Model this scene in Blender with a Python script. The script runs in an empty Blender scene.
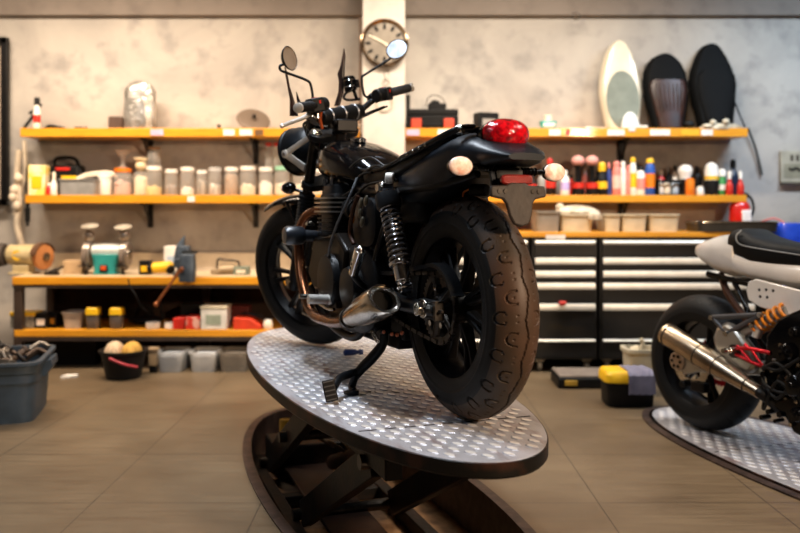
import bpy, bmesh, math, random
from mathutils import Vector, Matrix, noise
from mathutils.geometry import tessellate_polygon
random.seed(7)
PI = math.pi
V = Vector
COL = bpy.context.scene.collection
CAM = V((0, 0, 1.05)); F = 848.0; HY = 211.0

def W(px, py, d):
    """point at distance d in front of the camera that shows at a photo pixel"""
    return V(((px-400)*d/F, d, 1.05-(py-HY)*d/F))
def X(px, d): return (px-400)*d/F

# ------------------------------------------------------------------ materials
def srgb(h):
    if isinstance(h, str):
        h = h.lstrip('#'); c = [int(h[i:i+2], 16)/255 for i in (0, 2, 4)]
    else: c = list(h)
    return [x/12.92 if x <= .04045 else ((x+.055)/1.055)**2.4 for x in c]+[1]
MATS = {}
def mat(name, col, rough=.5, metal=0, col2=None, scale=12, bump=0, bscale=60, coat=0, trans=0, ior=1.45, emit=0, stretch=None, lo=.35, hi=.65, spec=None):
    if name in MATS: return MATS[name]
    m = bpy.data.materials.new(name); m.use_nodes = True
    nt = m.node_tree; b = nt.nodes['Principled BSDF']
    c = srgb(col)
    if col2 is None:
        c2 = [x*.78 for x in c[:3]]+[1]
    else: c2 = srgb(col2)
    tc = nt.nodes.new('ShaderNodeTexCoord'); mp = nt.nodes.new('ShaderNodeMapping')
    nt.links.new(tc.outputs['Object'], mp.inputs['Vector'])
    if stretch: mp.inputs['Scale'].default_value = stretch
    nz = nt.nodes.new('ShaderNodeTexNoise'); nz.inputs['Scale'].default_value = scale; nz.inputs['Detail'].default_value = 4
    nt.links.new(mp.outputs['Vector'], nz.inputs['Vector'])
    rp = nt.nodes.new('ShaderNodeValToRGB')
    rp.color_ramp.elements[0].position = lo; rp.color_ramp.elements[0].color = c
    rp.color_ramp.elements[1].position = hi; rp.color_ramp.elements[1].color = c2
    nt.links.new(nz.outputs['Fac'], rp.inputs['Fac']); nt.links.new(rp.outputs['Color'], b.inputs['Base Color'])
    b.inputs['Roughness'].default_value = rough; b.inputs['Metallic'].default_value = metal
    b.inputs['Coat Weight'].default_value = coat; b.inputs['Coat Roughness'].default_value = .06
    if spec is None: spec = .22 if (metal < .3 and max(c[:3]) < .03 and not coat) else .5
    b.inputs['Specular IOR Level'].default_value = spec
    b.inputs['Transmission Weight'].default_value = trans; b.inputs['IOR'].default_value = ior
    if bump:
        n2 = nt.nodes.new('ShaderNodeTexNoise'); n2.inputs['Scale'].default_value = bscale; n2.inputs['Detail'].default_value = 3
        nt.links.new(mp.outputs['Vector'], n2.inputs['Vector'])
        bp = nt.nodes.new('ShaderNodeBump'); bp.inputs['Strength'].default_value = bump; bp.inputs['Distance'].default_value = .01
        nt.links.new(n2.outputs['Fac'], bp.inputs['Height']); nt.links.new(bp.outputs['Normal'], b.inputs['Normal'])
    if emit:
        nt.links.new(rp.outputs['Color'], b.inputs['Emission Color']); b.inputs['Emission Strength'].default_value = emit
    MATS[name] = m
    return m
def clearmat(name, col, alpha=.35, rough=.12):
    """thin clear plastic or glass: mostly see-through with a glossy sheen"""
    if name in MATS: return MATS[name]
    m = mat(name, col, rough=rough, scale=8)
    m.node_tree.nodes['Principled BSDF'].inputs['Alpha'].default_value = alpha
    return m

blk_gloss = mat('black_gloss_paint', '#060607', .12, 0, '#050506', coat=.15, spec=.2)
blk_satin = mat('black_satin_paint', '#0c0e11', .4, 0, '#090a0c', spec=.17)
blk_metal = mat('black_powder_coat', '#0b0b0c', .42, 0, '#120f0e', bump=.05, bscale=150)
blk_plast = mat('black_plastic', '#0d0d0d', .5, 0, '#131211')
rubber = mat('black_rubber', '#0f0f0f', .62, 0, '#141211', bump=.08, bscale=120)
chrome = mat('chrome', '#d8d8da', .1, 1, '#c8c8cc', scale=5)
steel = mat('brushed_steel', '#c4beb4', .2, 1, '#a09a90', scale=30, bump=.04, bscale=200)
alu = mat('cast_aluminium', '#b0aeaa', .42, .9, '#98948e', scale=20, bump=.08)
darksteel = mat('dark_steel', '#4a4642', .4, .9, '#35302c', scale=30)
rust = mat('rusty_steel', '#2e2420', .6, .5, '#4c3020', scale=14, bump=.2)
leather_blk = mat('black_leather', '#0b0b0b', .5, 0, '#080808', bump=.12, bscale=180)
white_pl = mat('white_plastic', '#e6e0d6', .45, 0, '#dcd4c8')
cream_pl = mat('cream_plastic', '#ddd0ba', .5, 0, '#cfc0a8')
red_pl = mat('red_plastic', '#c42a1c', .4, 0, '#a82018')
yellow_pl = mat('yellow_plastic', '#e8b81c', .4, 0, '#d8a414')
blue_pl = mat('blue_plastic', '#2a56a8', .4, 0, '#224a94')
grey_pl = mat('grey_plastic', '#8c8a86', .5, 0, '#7c7a76')
green_pl = mat('green_plastic', '#3f9a78', .4, 0, '#348868')
orange_pl = mat('orange_plastic', '#e07818', .4, 0, '#cc6810')
pink_pl = mat('pink_plastic', '#e0887c', .4, 0, '#d07468')
teal = mat('teal_enamel', '#2f8f88', .35, 0, '#287c78', coat=.3)
kraft = mat('brown_card', '#8a6a48', .8, 0, '#765a3c')
paper = mat('white_paper', '#e8e2d8', .8, 0, '#d8d0c4', bump=.1)
wood = mat('orange_varnished_wood', '#d8961f', .42, 0, '#c27c14', scale=6, stretch=(1, 14, 14), bump=.06, coat=.25, lo=.3, hi=.75)

# ------------------------------------------------------------------ mesh builder
def basis(z):
    z = V(z).normalized()
    x = z.orthogonal().normalized()
    return x, z.cross(x).normalized(), z
def catmull(pts, k=6, closed=False):
    pts = [V(p) for p in pts]; n = len(pts)
    if n < 3: return pts
    out = []
    rng = n if closed else n-1
    for i in range(rng):
        g = lambda j: pts[j % n] if closed else pts[max(0, min(n-1, j))]
        a, b, c, d = g(i-1), g(i), g(i+1), g(i+2)
        for j in range(k):
            t = j/k
            out.append(.5*((2*b)+(c-a)*t+(2*a-5*b+4*c-d)*t*t+(3*b-a-3*c+d)*t**3))
    if not closed: out.append(pts[-1])
    return out
class MB:
    def __init__(s): s.bm = bmesh.new(); s.f = lambda p: p
    def v(s, p): return s.bm.verts.new(s.f(V(p)))
    def face(s, vs):
        try: return s.bm.faces.new(vs)
        except ValueError: return None
    def box(s, c, size, R=None, taper=1):
        c = V(c); hx, hy, hz = [q/2 for q in size]; vs = []
        for z in (-1, 1):
            t = taper if z > 0 else 1
            for x, y in ((-1, -1), (1, -1), (1, 1), (-1, 1)):
                p = V((x*hx*t, y*hy*t, z*hz))
                if R is not None: p = R @ p
                vs.append(s.v(c+p))
        for q in ((3, 2, 1, 0), (4, 5, 6, 7), (0, 1, 5, 4), (1, 2, 6, 5), (2, 3, 7, 6), (3, 0, 4, 7)): s.face([vs[i] for i in q])
        return s
    def rings(s, rings, cap0=True, cap1=True, closed=False):
        R = [[s.v(p) for p in r] for r in rings]; n = len(R[0])
        m = len(R)
        for i in range(m if closed else m-1):
            a, b = R[i], R[(i+1) % m]
            for j in range(n): s.face([a[j], a[(j+1) % n], b[(j+1) % n], b[j]])
        if not closed:
            if cap0: s.face(R[0][::-1])
            if cap1: s.face(R[-1])
        return s
    def cyl(s, p, q, r, r2=None, n=20, cap=True):
        p, q = V(p), V(q); r2 = r if r2 is None else r2
        x, y, z = basis(q-p)
        mk = lambda c, rr: [c+(x*math.cos(2*PI*i/n)+y*math.sin(2*PI*i/n))*rr for i in range(n)]
        return s.rings([mk(p, r), mk(q, r2)], cap, cap)
    def lathe(s, prof, o=(0, 0, 0), ax=(0, 0, 1), n=28, cap=True, sx=1):
        """prof: list of (radius, height along axis)"""
        x, y, z = basis(ax) if V(ax) != V((0, 0, 1)) else (V((1, 0, 0)), V((0, 1, 0)), V((0, 0, 1)))
        o = V(o)
        rs = [[o+z*h+(x*math.cos(2*PI*i/n)+y*math.sin(2*PI*i/n)*sx)*max(r, 1e-4) for i in range(n)] for r, h in prof]
        return s.rings(rs, cap, cap)
    def tube(s, pts, r, n=10, k=6, closed=False, cap=True, smooth=True):
        if callable(r): rf = r
        else: rf = lambda t: r
        P = catmull(pts, k, closed) if smooth else [V(p) for p in pts]
        m = len(P)
        tan = []
        for i in range(m):
            a = P[i-1] if (i > 0 or closed) else P[i]; b = P[(i+1) % m] if (i < m-1 or closed) else P[i]
            t = (b-a); tan.append(t.normalized() if t.length > 1e-9 else V((0, 0, 1)))
        x = tan[0].orthogonal().normalized(); rs = []
        for i in range(m):
            x = (x-tan[i]*x.dot(tan[i]))
            x = x.normalized() if x.length > 1e-6 else tan[i].orthogonal().normalized()
            y = tan[i].cross(x); rr = rf(i/(m-1))
            rs.append([P[i]+(x*math.cos(2*PI*j/n)+y*math.sin(2*PI*j/n))*rr for j in range(n)])
        return s.rings(rs, cap, cap, closed)
    def ell(s, c, r, n=24, m=14, R=None, z0=-1, z1=1):
        c = V(c); r = (r, r, r) if not hasattr(r, '__len__') else r; rs = []
        a0, a1 = math.asin(z0), math.asin(z1)
        for i in range(m+1):
            a = a0+(a1-a0)*i/m; cr = max(math.cos(a), 1e-3); ring = []
            for j in range(n):
                p = V((r[0]*cr*math.cos(2*PI*j/n), r[1]*cr*math.sin(2*PI*j/n), r[2]*math.sin(a)))
                if R is not None: p = R @ p
                ring.append(c+p)
            rs.append(ring)
        return s.rings(rs)
    def torus(s, c, ax, R, r, n=40, m=10):
        x, y, z = basis(ax); c = V(c); rs = []
        for i in range(n):
            a = 2*PI*i/n; u = x*math.cos(a)+y*math.sin(a)
            rs.append([c+u*(R+r*math.cos(2*PI*j/m))+z*r*math.sin(2*PI*j/m) for j in range(m)])
        return s.rings(rs, closed=True)
    def prism(s, poly, o, ux, uy, un, th):
        """outline poly (2d) in plane (ux, uy) at o, centred thickness th along un"""
        o, ux, uy, un = V(o), V(ux), V(uy), V(un).normalized()
        a = [o+ux*p[0]+uy*p[1]-un*th/2 for p in poly]; b = [p+un*th for p in a]
        return s.rings([a, b])
    def loft(s, secs, **k): return s.rings(secs, **k)
    def out(s, name, m, parent=None, bev=0, smooth=True, ang=38, seg=2, loc=None):
        bmesh.ops.recalc_face_normals(s.bm, faces=s.bm.faces)
        me = bpy.data.meshes.new(name); s.bm.to_mesh(me); s.bm.free()
        if smooth:
            me.polygons.foreach_set('use_smooth', [True]*len(me.polygons)); me.set_sharp_from_angle(angle=math.radians(ang))
        o = bpy.data.objects.new(name, me); COL.objects.link(o)
        for mm in (m if isinstance(m, (list, tuple)) else [m]): me.materials.append(mm)
        if parent: o.parent = parent
        if loc is not None: o.location = loc
        if bev:
            b = o.modifiers.new('bevel', 'BEVEL'); b.width = bev; b.segments = seg; b.limit_method = 'ANGLE'; b.angle_limit = math.radians(40)
            b.harden_normals = False
        return o
def _outs(s, name, m, parent=None, **k):
    """one object for each connected piece"""
    bm = s.bm; bm.verts.ensure_lookup_table(); seen = set(); res = []
    for v in list(bm.verts):
        if v in seen: continue
        st = [v]; isl = []; seen.add(v)
        while st:
            q = st.pop(); isl.append(q)
            for e in q.link_edges:
                o = e.other_vert(q)
                if o not in seen: seen.add(o); st.append(o)
        nb = MB(); mp = {q: nb.bm.verts.new(q.co) for q in isl}
        for f in {f for q in isl for f in q.link_faces}: nb.bm.faces.new([mp[q] for q in f.verts])
        res.append(nb.out(name, m, parent, **k))
    bm.free(); return res
MB.outs = _outs
def sell(c, a, b, ux, uy, n=32, e=2.0):
    """superellipse ring"""
    c, ux, uy = V(c), V(ux), V(uy); out = []
    for i in range(n):
        t = 2*PI*i/n; ct, st = math.cos(t), math.sin(t)
        out.append(c+ux*(a*math.copysign(abs(ct)**(2/e), ct))+uy*(b*math.copysign(abs(st)**(2/e), st)))
    return out
def tag(o, label=None, cat=None, group=None, kind=None):
    if label: o['label'] = label
    if cat: o['category'] = cat
    if group: o['group'] = group
    if kind: o['kind'] = kind
    return o
def thing(name, label, cat, loc=(0, 0, 0), rz=0, group=None):
    o = bpy.data.objects.new(name, None); COL.objects.link(o); o.location = loc; o.rotation_euler = (0, 0, rz)
    o.empty_display_size = .1
    return tag(o, label, cat, group)
def struct(mb, name, m, **k):
    o = mb.out(name, m, **k); o['kind'] = 'structure'; return o
def children(o): return [c for c in bpy.data.objects if c.parent == o]
def dup(root, loc, rz=None, label=None):
    r = root.copy(); COL.objects.link(r); r.location = loc
    if rz is not None: r.rotation_euler = (0, 0, rz)
    if label: r['label'] = label
    for ch in children(root):
        c = ch.copy(); COL.objects.link(c); c.parent = r
        for g in children(ch):
            d = g.copy(); COL.objects.link(d); d.parent = c
    return r
# ------------------------------------------------------------------ the room
def concrete(name, a, b, c):
    m = bpy.data.materials.new(name); m.use_nodes = True; nt = m.node_tree; bs = nt.nodes['Principled BSDF']
    tc = nt.nodes.new('ShaderNodeTexCoord')
    n1 = nt.nodes.new('ShaderNodeTexNoise'); n1.inputs['Scale'].default_value = 1.3; n1.inputs['Detail'].default_value = 8; n1.inputs['Roughness'].default_value = .6; n1.inputs['Distortion'].default_value = .6
    n2 = nt.nodes.new('ShaderNodeTexNoise'); n2.inputs['Scale'].default_value = 7; n2.inputs['Detail'].default_value = 6
    r1 = nt.nodes.new('ShaderNodeValToRGB'); e = r1.color_ramp.elements
    e[0].position = .3; e[0].color = srgb(a); e[1].position = .72; e[1].color = srgb(b)
    mx = nt.nodes.new('ShaderNodeMix'); mx.data_type = 'RGBA'; mx.blend_type = 'MIX'; mx.inputs[7].default_value = srgb(c)
    r2 = nt.nodes.new('ShaderNodeMapRange'); r2.inputs[1].default_value = .5; r2.inputs[2].default_value = .72; r2.inputs[4].default_value = .6
    for n in (n1, n2): nt.links.new(tc.outputs['Object'], n.inputs['Vector'])
    nt.links.new(n1.outputs['Fac'], r1.inputs['Fac']); nt.links.new(n2.outputs['Fac'], r2.inputs[0])
    nt.links.new(r1.outputs['Color'], mx.inputs[6]); nt.links.new(r2.outputs[0], mx.inputs[0])
    nt.links.new(mx.outputs[2], bs.inputs['Base Color']); bs.inputs['Roughness'].default_value = .8
    bp = nt.nodes.new('ShaderNodeBump'); bp.inputs['Strength'].default_value = .15
    nt.links.new(n2.outputs['Fac'], bp.inputs['Height']); nt.links.new(bp.outputs['Normal'], bs.inputs['Normal'])
    return m
wall_m = concrete('bare_concrete_plaster', '#b5ada2', '#8d8780', '#75716e')
beam_m = concrete('beam_concrete_shaded', '#83786e', '#74695f', '#665c54')  # weaker light on the beam is put into this darker concrete
pillar_m = concrete('pillar_concrete', '#cdc4b8', '#bcb3a8', '#a8a098')
ceil_m = concrete('ceiling_concrete', '#8f8981', '#827c74', '#747068')

def floor_material():
    m = bpy.data.materials.new('stone_floor_tiles'); m.use_nodes = True; nt = m.node_tree; bs = nt.nodes['Principled BSDF']
    L = nt.links.new; N = nt.nodes.new
    tc = N('ShaderNodeTexCoord'); mp = N('ShaderNodeMapping'); mp.inputs['Scale'].default_value = (1.2, 14, 1)
    L(tc.outputs['Object'], mp.inputs['Vector'])
    n1 = N('ShaderNodeTexNoise'); n1.inputs['Scale'].default_value = 3; n1.inputs['Detail'].default_value = 8; L(mp.outputs['Vector'], n1.inputs['Vector'])
    n3 = N('ShaderNodeTexNoise'); n3.inputs['Scale'].default_value = 1.6; n3.inputs['Detail'].default_value = 5; L(tc.outputs['Object'], n3.inputs['Vector'])
    r1 = N('ShaderNodeValToRGB'); e = r1.color_ramp.elements
    e[0].position = .3; e[0].color = srgb('#645440'); e[1].position = .72; e[1].color = srgb('#75644c')
    L(n1.outputs['Fac'], r1.inputs['Fac'])
    r3 = N('ShaderNodeValToRGB'); e = r3.color_ramp.elements
    e[0].position = .35; e[0].color = (.66, .62, .58, 1); e[1].position = .65; e[1].color = (1, 1, 1, 1)
    L(n3.outputs['Fac'], r3.inputs['Fac'])
    mu = N('ShaderNodeMix'); mu.data_type = 'RGBA'; mu.blend_type = 'MULTIPLY'; mu.inputs[0].default_value = 1
    L(r1.outputs['Color'], mu.inputs[6]); L(r3.outputs['Color'], mu.inputs[7])
    sp = N('ShaderNodeSeparateXYZ'); L(tc.outputs['Object'], sp.inputs[0])
    masks = []
    for ax, off, per in ((0, -1.107, .607), (1, 3.05, .61)):
        a = N('ShaderNodeMath'); a.operation = 'SUBTRACT'; L(sp.outputs[ax], a.inputs[0]); a.inputs[1].default_value = off-per*20
        d = N('ShaderNodeMath'); d.operation = 'DIVIDE'; L(a.outputs[0], d.inputs[0]); d.inputs[1].default_value = per
        f = N('ShaderNodeMath'); f.operation = 'FRACT'; L(d.outputs[0], f.inputs[0])
        s = N('ShaderNodeMath'); s.operation = 'SUBTRACT'; L(f.outputs[0], s.inputs[0]); s.inputs[1].default_value = .5
        b = N('ShaderNodeMath'); b.operation = 'ABSOLUTE'; L(s.outputs[0], b.inputs[0])
        g = N('ShaderNodeMath'); g.operation = 'GREATER_THAN'; L(b.outputs[0], g.inputs[0]); g.inputs[1].default_value = .5-.0025/per
        masks.append(g)
    mm = N('ShaderNodeMath'); mm.operation = 'MAXIMUM'; L(masks[0].outputs[0], mm.inputs[0]); L(masks[1].outputs[0], mm.inputs[1])
    ms = N('ShaderNodeMath'); ms.operation = 'MULTIPLY'; L(mm.outputs[0], ms.inputs[0]); ms.inputs[1].default_value = .75
    mx = N('ShaderNodeMix'); mx.data_type = 'RGBA'; mx.inputs[7].default_value = srgb('#2e261e')
    L(ms.outputs[0], mx.inputs[0]); L(mu.outputs[2], mx.inputs[6]); L(mx.outputs[2], bs.inputs['Base Color'])
    rr = N('ShaderNodeMapRange'); rr.inputs[3].default_value = .3; rr.inputs[4].default_value = .5; L(n1.outputs['Fac'], rr.inputs[0]); L(rr.outputs[0], bs.inputs['Roughness'])
    bp = N('ShaderNodeBump'); bp.inputs['Strength'].default_value = .06; L(n1.outputs['Fac'], bp.inputs['Height']); L(bp.outputs['Normal'], bs.inputs['Normal'])
    return m
U = V((-.33, .944, 0)).normalized(); NR = V((U.y, -U.x, 0))       # lift axis (away from camera) and its right side
CL1 = V((-.150, 3.205, 0)); CP1 = V((-.128, 3.254, 0)); CP2 = V((1.82, 3.28, 0))
def lift_ring(c, a, b, z, n=96, e=2.12): return [V((p.x, p.y, z)) for p in sell(c, a, b, U, NR, n, e)]
X0, X1, Y0, Y1, ZC = -3.9, 4.6, -3.2, 6.2, 3.05
PA, PB = 1.33, .42
mb = MB()
outer = [V((X0, Y0, 0)), V((X1, Y0, 0)), V((X1, Y1, 0)), V((X0, Y1, 0))]
loops = [outer, lift_ring(CP1, PA-.02, PB-.02, 0)[::-1], lift_ring(CP2, PA-.02, PB-.02, 0)[::-1]]
flat = [p for l in loops for p in l]; vs = [mb.v(p) for p in flat]
for t in tessellate_polygon(loops): mb.face([vs[i] for i in t])
fl = struct(mb, 'floor', floor_material(), smooth=False)
for p in fl.data.polygons:
    if p.normal.z < 0: p.flip()
pit_m = mat('pit_bottom', '#a07c58', .85, 0, '#5a4230', scale=9, bump=.3)
for i, c in enumerate((CP1, CP2)):
    mb = MB(); mb.rings([lift_ring(c, PA-.02, PB-.02, 0), lift_ring(c, PA-.02, PB-.02, -.2)], cap0=False)
    struct(mb, 'trim_%d' % (i+1), pit_m)
    mb = MB(); mb.rings([lift_ring(c, PA, PB, .001), lift_ring(c, PA, PB, .008), lift_ring(c, PA-.04, PB-.04, .008), lift_ring(c, PA-.04, PB-.04, -.19)], cap0=False, cap1=False)
    struct(mb, 'trim_%d' % (i+3), mat('pit_rim_steel', '#4d3c34', .5, .4, '#30241f', scale=20, bump=.1))
# walls
struct(MB().box(((X0+X1)/2, Y1+.1, ZC/2), (X1-X0, .2, ZC)), 'wall_back', wall_m)
struct(MB().box((X0-.1, (Y0+Y1)/2, ZC/2), (.2, Y1-Y0+.4, ZC)), 'wall_left', ceil_m)
struct(MB().box((X1+.1, (Y0+Y1)/2, ZC/2), (.2, Y1-Y0+.4, ZC)), 'wall_right', ceil_m)
struct(MB().box(((X0+X1)/2, Y0-.1, ZC/2), (X1-X0, .2, ZC)), 'wall_front', ceil_m)
struct(MB().box(((X0+X1)/2, (Y0+Y1)/2, ZC+.05), (X1-X0+.4, Y1-Y0+.4, .1)), 'ceiling', ceil_m)
struct(MB().box(((X0+X1)/2, Y1-.025, 2.470+.29), (X1-X0, .05, .58)), 'trim_5', beam_m, bev=.006)
px0, px1 = X(362.5, 5.86), X(405, 5.86)
struct(MB().box(((px0+px1)/2, 6.03, ZC/2), (px1-px0, .34, ZC)), 'trim_6', pillar_m, bev=.008)
# ------------------------------------------------------------------ motorcycle lifts
plate_m = mat('chequer_plate', '#b2b2b8', .42, .5, '#9c9b9e', scale=5, bump=.04, bscale=90)
def plate_material():
    m = plate_m; nt = m.node_tree; bs = nt.nodes['Principled BSDF']
    tc = nt.nodes.new('ShaderNodeTexCoord'); mp = nt.nodes.new('ShaderNodeMapping'); mp.inputs['Scale'].default_value = (2.2, 9, 1); mp.inputs['Rotation'].default_value = (0, 0, .3)
    nt.links.new(tc.outputs['Object'], mp.inputs['Vector'])
    nz = nt.nodes.new('ShaderNodeTexNoise'); nz.inputs['Scale'].default_value = 1.6; nz.inputs['Detail'].default_value = 9; nz.inputs['Roughness'].default_value = .7
    nt.links.new(mp.outputs['Vector'], nz.inputs['Vector'])
    mr = nt.nodes.new('ShaderNodeMapRange'); mr.inputs[1].default_value = .5; mr.inputs[2].default_value = .68; mr.inputs[4].default_value = .75
    nt.links.new(nz.outputs['Fac'], mr.inputs[0])
    old = bs.inputs['Base Color'].links[0].from_socket
    mx = nt.nodes.new('ShaderNodeMix'); mx.data_type = 'RGBA'; mx.inputs[7].default_value = srgb('#6b4638')
    nt.links.new(old, mx.inputs[6]); nt.links.new(mr.outputs[0], mx.inputs[0]); nt.links.new(mx.outputs[2], bs.inputs['Base Color'])
    bs.inputs['Metallic'].default_value = .4
plate_material()
edge_m = mat('deck_edge_paint', '#151311', .45, .2, '#4a2c1e', scale=9, lo=.45, hi=.75)
def deck_into(parent, a, b, z, th, cut):
    ring = lambda aa, bb, zz: [V((p.x, p.y, zz)) for p in sell((0, 0, 0), aa, bb, (1, 0, 0), (0, 1, 0), 96, 2.12)]
    MB().rings([ring(a-.006, b-.006, z-th), ring(a, b, z-th+.006), ring(a, b, z-.003), ring(a-.004, b-.004, z-.001)]).out('deck_edge', edge_m, parent)
    m = MB(); m.rings([ring(a-.003, b-.003, z-.002), ring(a-.005, b-.005, z), ring(a-.03, b-.03, z)])
    tops = []
    for i in range(-34, 35):
        for j in range(-16, 17):
            if (i+j) % 2: continue
            x, y = i*.041, j*.0285
            if (abs(x/(a-.04))**2.1+abs(y/(b-.028))**2.1) > 1: continue
            ang = .35+random.uniform(-.03, .03); c, sn = math.cos(ang), math.sin(ang)
            L_, w_ = .0245, .0125
            P = [(-L_, 0), (-L_*.45, -w_*.85), (L_*.45, -w_*.85), (L_, 0), (L_*.45, w_*.85), (-L_*.45, w_*.85)]
            r0 = [m.v((x+p[0]*c-p[1]*sn, y+p[0]*sn+p[1]*c, z)) for p in P]
            r1 = [m.v((x+.8*(p[0]*c-p[1]*sn), y+.8*(p[0]*sn+p[1]*c), z+.0025)) for p in P]
            for q in range(6): m.face([r0[q], r0[(q+1) % 6], r1[(q+1) % 6], r1[q]])
            tops.append(m.face(r1))
    for f in tops: f.material_index = 1
    m.out('deck_plate', [plate_m, mat('worn_lozenge_tops', '#e4e2de', .4, .35, '#d0ccc6')], parent, smooth=False)
    # seams where the plate sections meet
    m = MB()
    for x in cut:
        w = b*(1-abs(x/a)**2.12)**(1/2.12)-.02
        m.box((x, 0, z+.0006), (.004, 2*w, .0016))
    m.outs('plate_seam', mat('seam_gap', '#141210', .8), parent)
RZ = math.atan2(U.y, U.x)
lift_black = mat('lift_black_paint', '#0e0c0a', .5, .1, '#2c1a10', scale=10, lo=.45, hi=.8, bump=.1)
lift = thing('motorcycle_lift', 'raised oval scissor lift with chequer plate deck under the black motorcycle', 'lift', (CL1.x, CL1.y, -.199), RZ)
ZD = .45+.199
deck_into(lift, 1.245, .375, ZD, .042, (-.86, .52))
def beam(mbx, p, q, w, h, up=(0, 0, 1)):
    p, q = V(p), V(q); z = (q-p); L_ = z.length; z.normalize(); x = V(up).cross(z).normalized(); y = z.cross(x)
    R = Matrix((x, y, z)).transposed()
    mbx.box((p+q)/2, (w, h, L_), R); return mbx
for sy in (.2, -.2):
    beam(MB(), (.86, sy*.9, .08), (-.04, sy*.9, ZD-.11), .04, .1).out('scissor_arm', lift_black, lift, bev=.004)
    beam(MB(), (.14, sy*.9, .08), (-.76, sy*.9, ZD-.11), .04, .1).out('scissor_arm', lift_black, lift, bev=.004)
    beam(MB(), (-1.0, sy*1.15, .03), (1.05, sy*1.15, .03), .05, .06).out('base_rail', lift_black, lift, bev=.004)
    beam(MB(), (-.95, sy*.95, ZD-.085), (.95, sy*.95, ZD-.085), .05, .06).out('deck_rail', lift_black, lift, bev=.004)
for x in (-1.0, -.35, .45, 1.05):
    beam(MB(), (x, -.25, .03), (x, .25, .03), .06, .05).out('cross_member', lift_black, lift, bev=.004)
for x, z in ((.86, .08), (.14, .08), (-.04, ZD-.115), (-.76, ZD-.115), (.41, .31)):
    MB().cyl((x, -.23, z), (x, .23, z), .022, n=16).out('pivot_shaft', darksteel, lift)
MB().box((.93, 0, .1), (.26, .34, .12)).cyl((.83, .1, .16), (.83, .1, .19), .03).out('hydraulic_power_box', lift_black, lift, bev=.008)
c = MB().cyl((.62, -.06, .12), (.1, -.06, .3), .034).out('hydraulic_cylinder', rust, lift)
MB().cyl((.1, -.06, .3), (-.05, -.06, .35), .018).out('cylinder_rod', steel, c)
MB().cyl((.66, .15, .27), (.66, .15, .32), .028).out('filler_cap', mat('yellow_cap', '#a87a14', .5), lift)
MB().box((.25, .03, .062), (1.2, .2, .012)).out('base_plate', mat('brown_steel_plate', '#3c261a', .6, .2, '#2a1a12', scale=10), lift, bev=.003)
MB().tube([(.9, .12, .2), (.75, .05, .24), (.6, -.05, .2), (.45, .0, .26), (.3, -.1, .2)], .008).tube([(.9, .05, .2), (.7, -.08, .22), (.5, -.12, .17), (.42, -.03, .2)], .006).out('hydraulic_hose', mat('tan_hose', '#5c4528', .5), lift)

lift2 = thing('motorcycle_lift', 'lowered oval scissor lift flush with the floor under the white cafe racer', 'lift', (CP2.x, CP2.y, -.199), RZ)
deck_into(lift2, 1.275, .365, .212, .05, (-.55, .5))
for sy in (.2, -.2):
    beam(MB(), (-1.0, sy, .03), (1.0, sy, .03), .05, .06).out('base_rail', lift_black, lift2, bev=.004)
    beam(MB(), (-.9, sy*.8, .08), (.9, sy*.8, .13), .03, .05).out('scissor_arm', lift_black, lift2, bev=.004)
# ------------------------------------------------------------------ bicycle-frame coordinates: x forward, y left, z up, origin under the rear axle
class Frame:
    def __init__(s, O, deg):
        s.O = V(O); a = math.radians(deg); s.h = V((math.sin(a), math.cos(a), 0)); s.l = V((-s.h.y, s.h.x, 0)); s.rz = math.atan2(s.h.y, s.h.x)
    def loc(s, w): d = w-s.O; return V((d.dot(s.h), d.dot(s.l), d.z))
    def B(s, px, py, y):
        r = V(((px-400)/F, 1, -(py-HY)/F)); t = (y-(CAM-s.O).dot(s.l))/r.dot(s.l); return s.loc(CAM+r*t)
    def D(s, px, py, d): return s.loc(W(px, py, d))
    def pix(s, b): w = s.O+s.h*b[0]+s.l*b[1]+V((0, 0, b[2])); return (400+w.x/w.y*F, HY-(w.z-1.05)*F/w.y, w.y)
K1 = Frame((.194, 2.46, .453), -24.3); K2 = Frame((1.45, 4.03, .016), 153)
# ------------------------------------------------------------------ shared wheel parts
def tyre_mesh(m, c, R, w, rim, hh, n=240, k=40, tread=None, tmax=1.35):
    """round-profile tyre about the y axis through c; tread(s, v) gives groove depth"""
    c = V(c); al = []
    A = 1.95
    for i in range(k+1): al.append(-A+2*A*i/k)
    rs = []
    for i in range(n):
        th = 2*PI*i/n; ring = []
        for a in al:
            y = w/2*math.sin(a); r = R-hh+hh*math.cos(a)
            if abs(a) > 1.2: y *= 1-.12*(abs(a)-1.2)
            nrm = (math.cos(a), math.sin(a))
            if tread and abs(a) < tmax:
                dp = tread(R*th, w/2*a)
                r -= dp*nrm[0]; y -= dp*nrm[1]
            elif abs(a) > 1.42 and abs(a) < 1.5: r -= .0015; y += math.copysign(.0018, a)
            ring.append(c+V((r*math.cos(th), y, r*math.sin(th))))
        # inside return
        for t in (.6, .3, -.3, -.6): ring.append(c+V(((rim+.006)*math.cos(th), -0+t*w*.5*(-1)*(-1), (rim+.006)*math.sin(th))))
        rs.append(ring)
    return m.rings(rs, closed=True)
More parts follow.
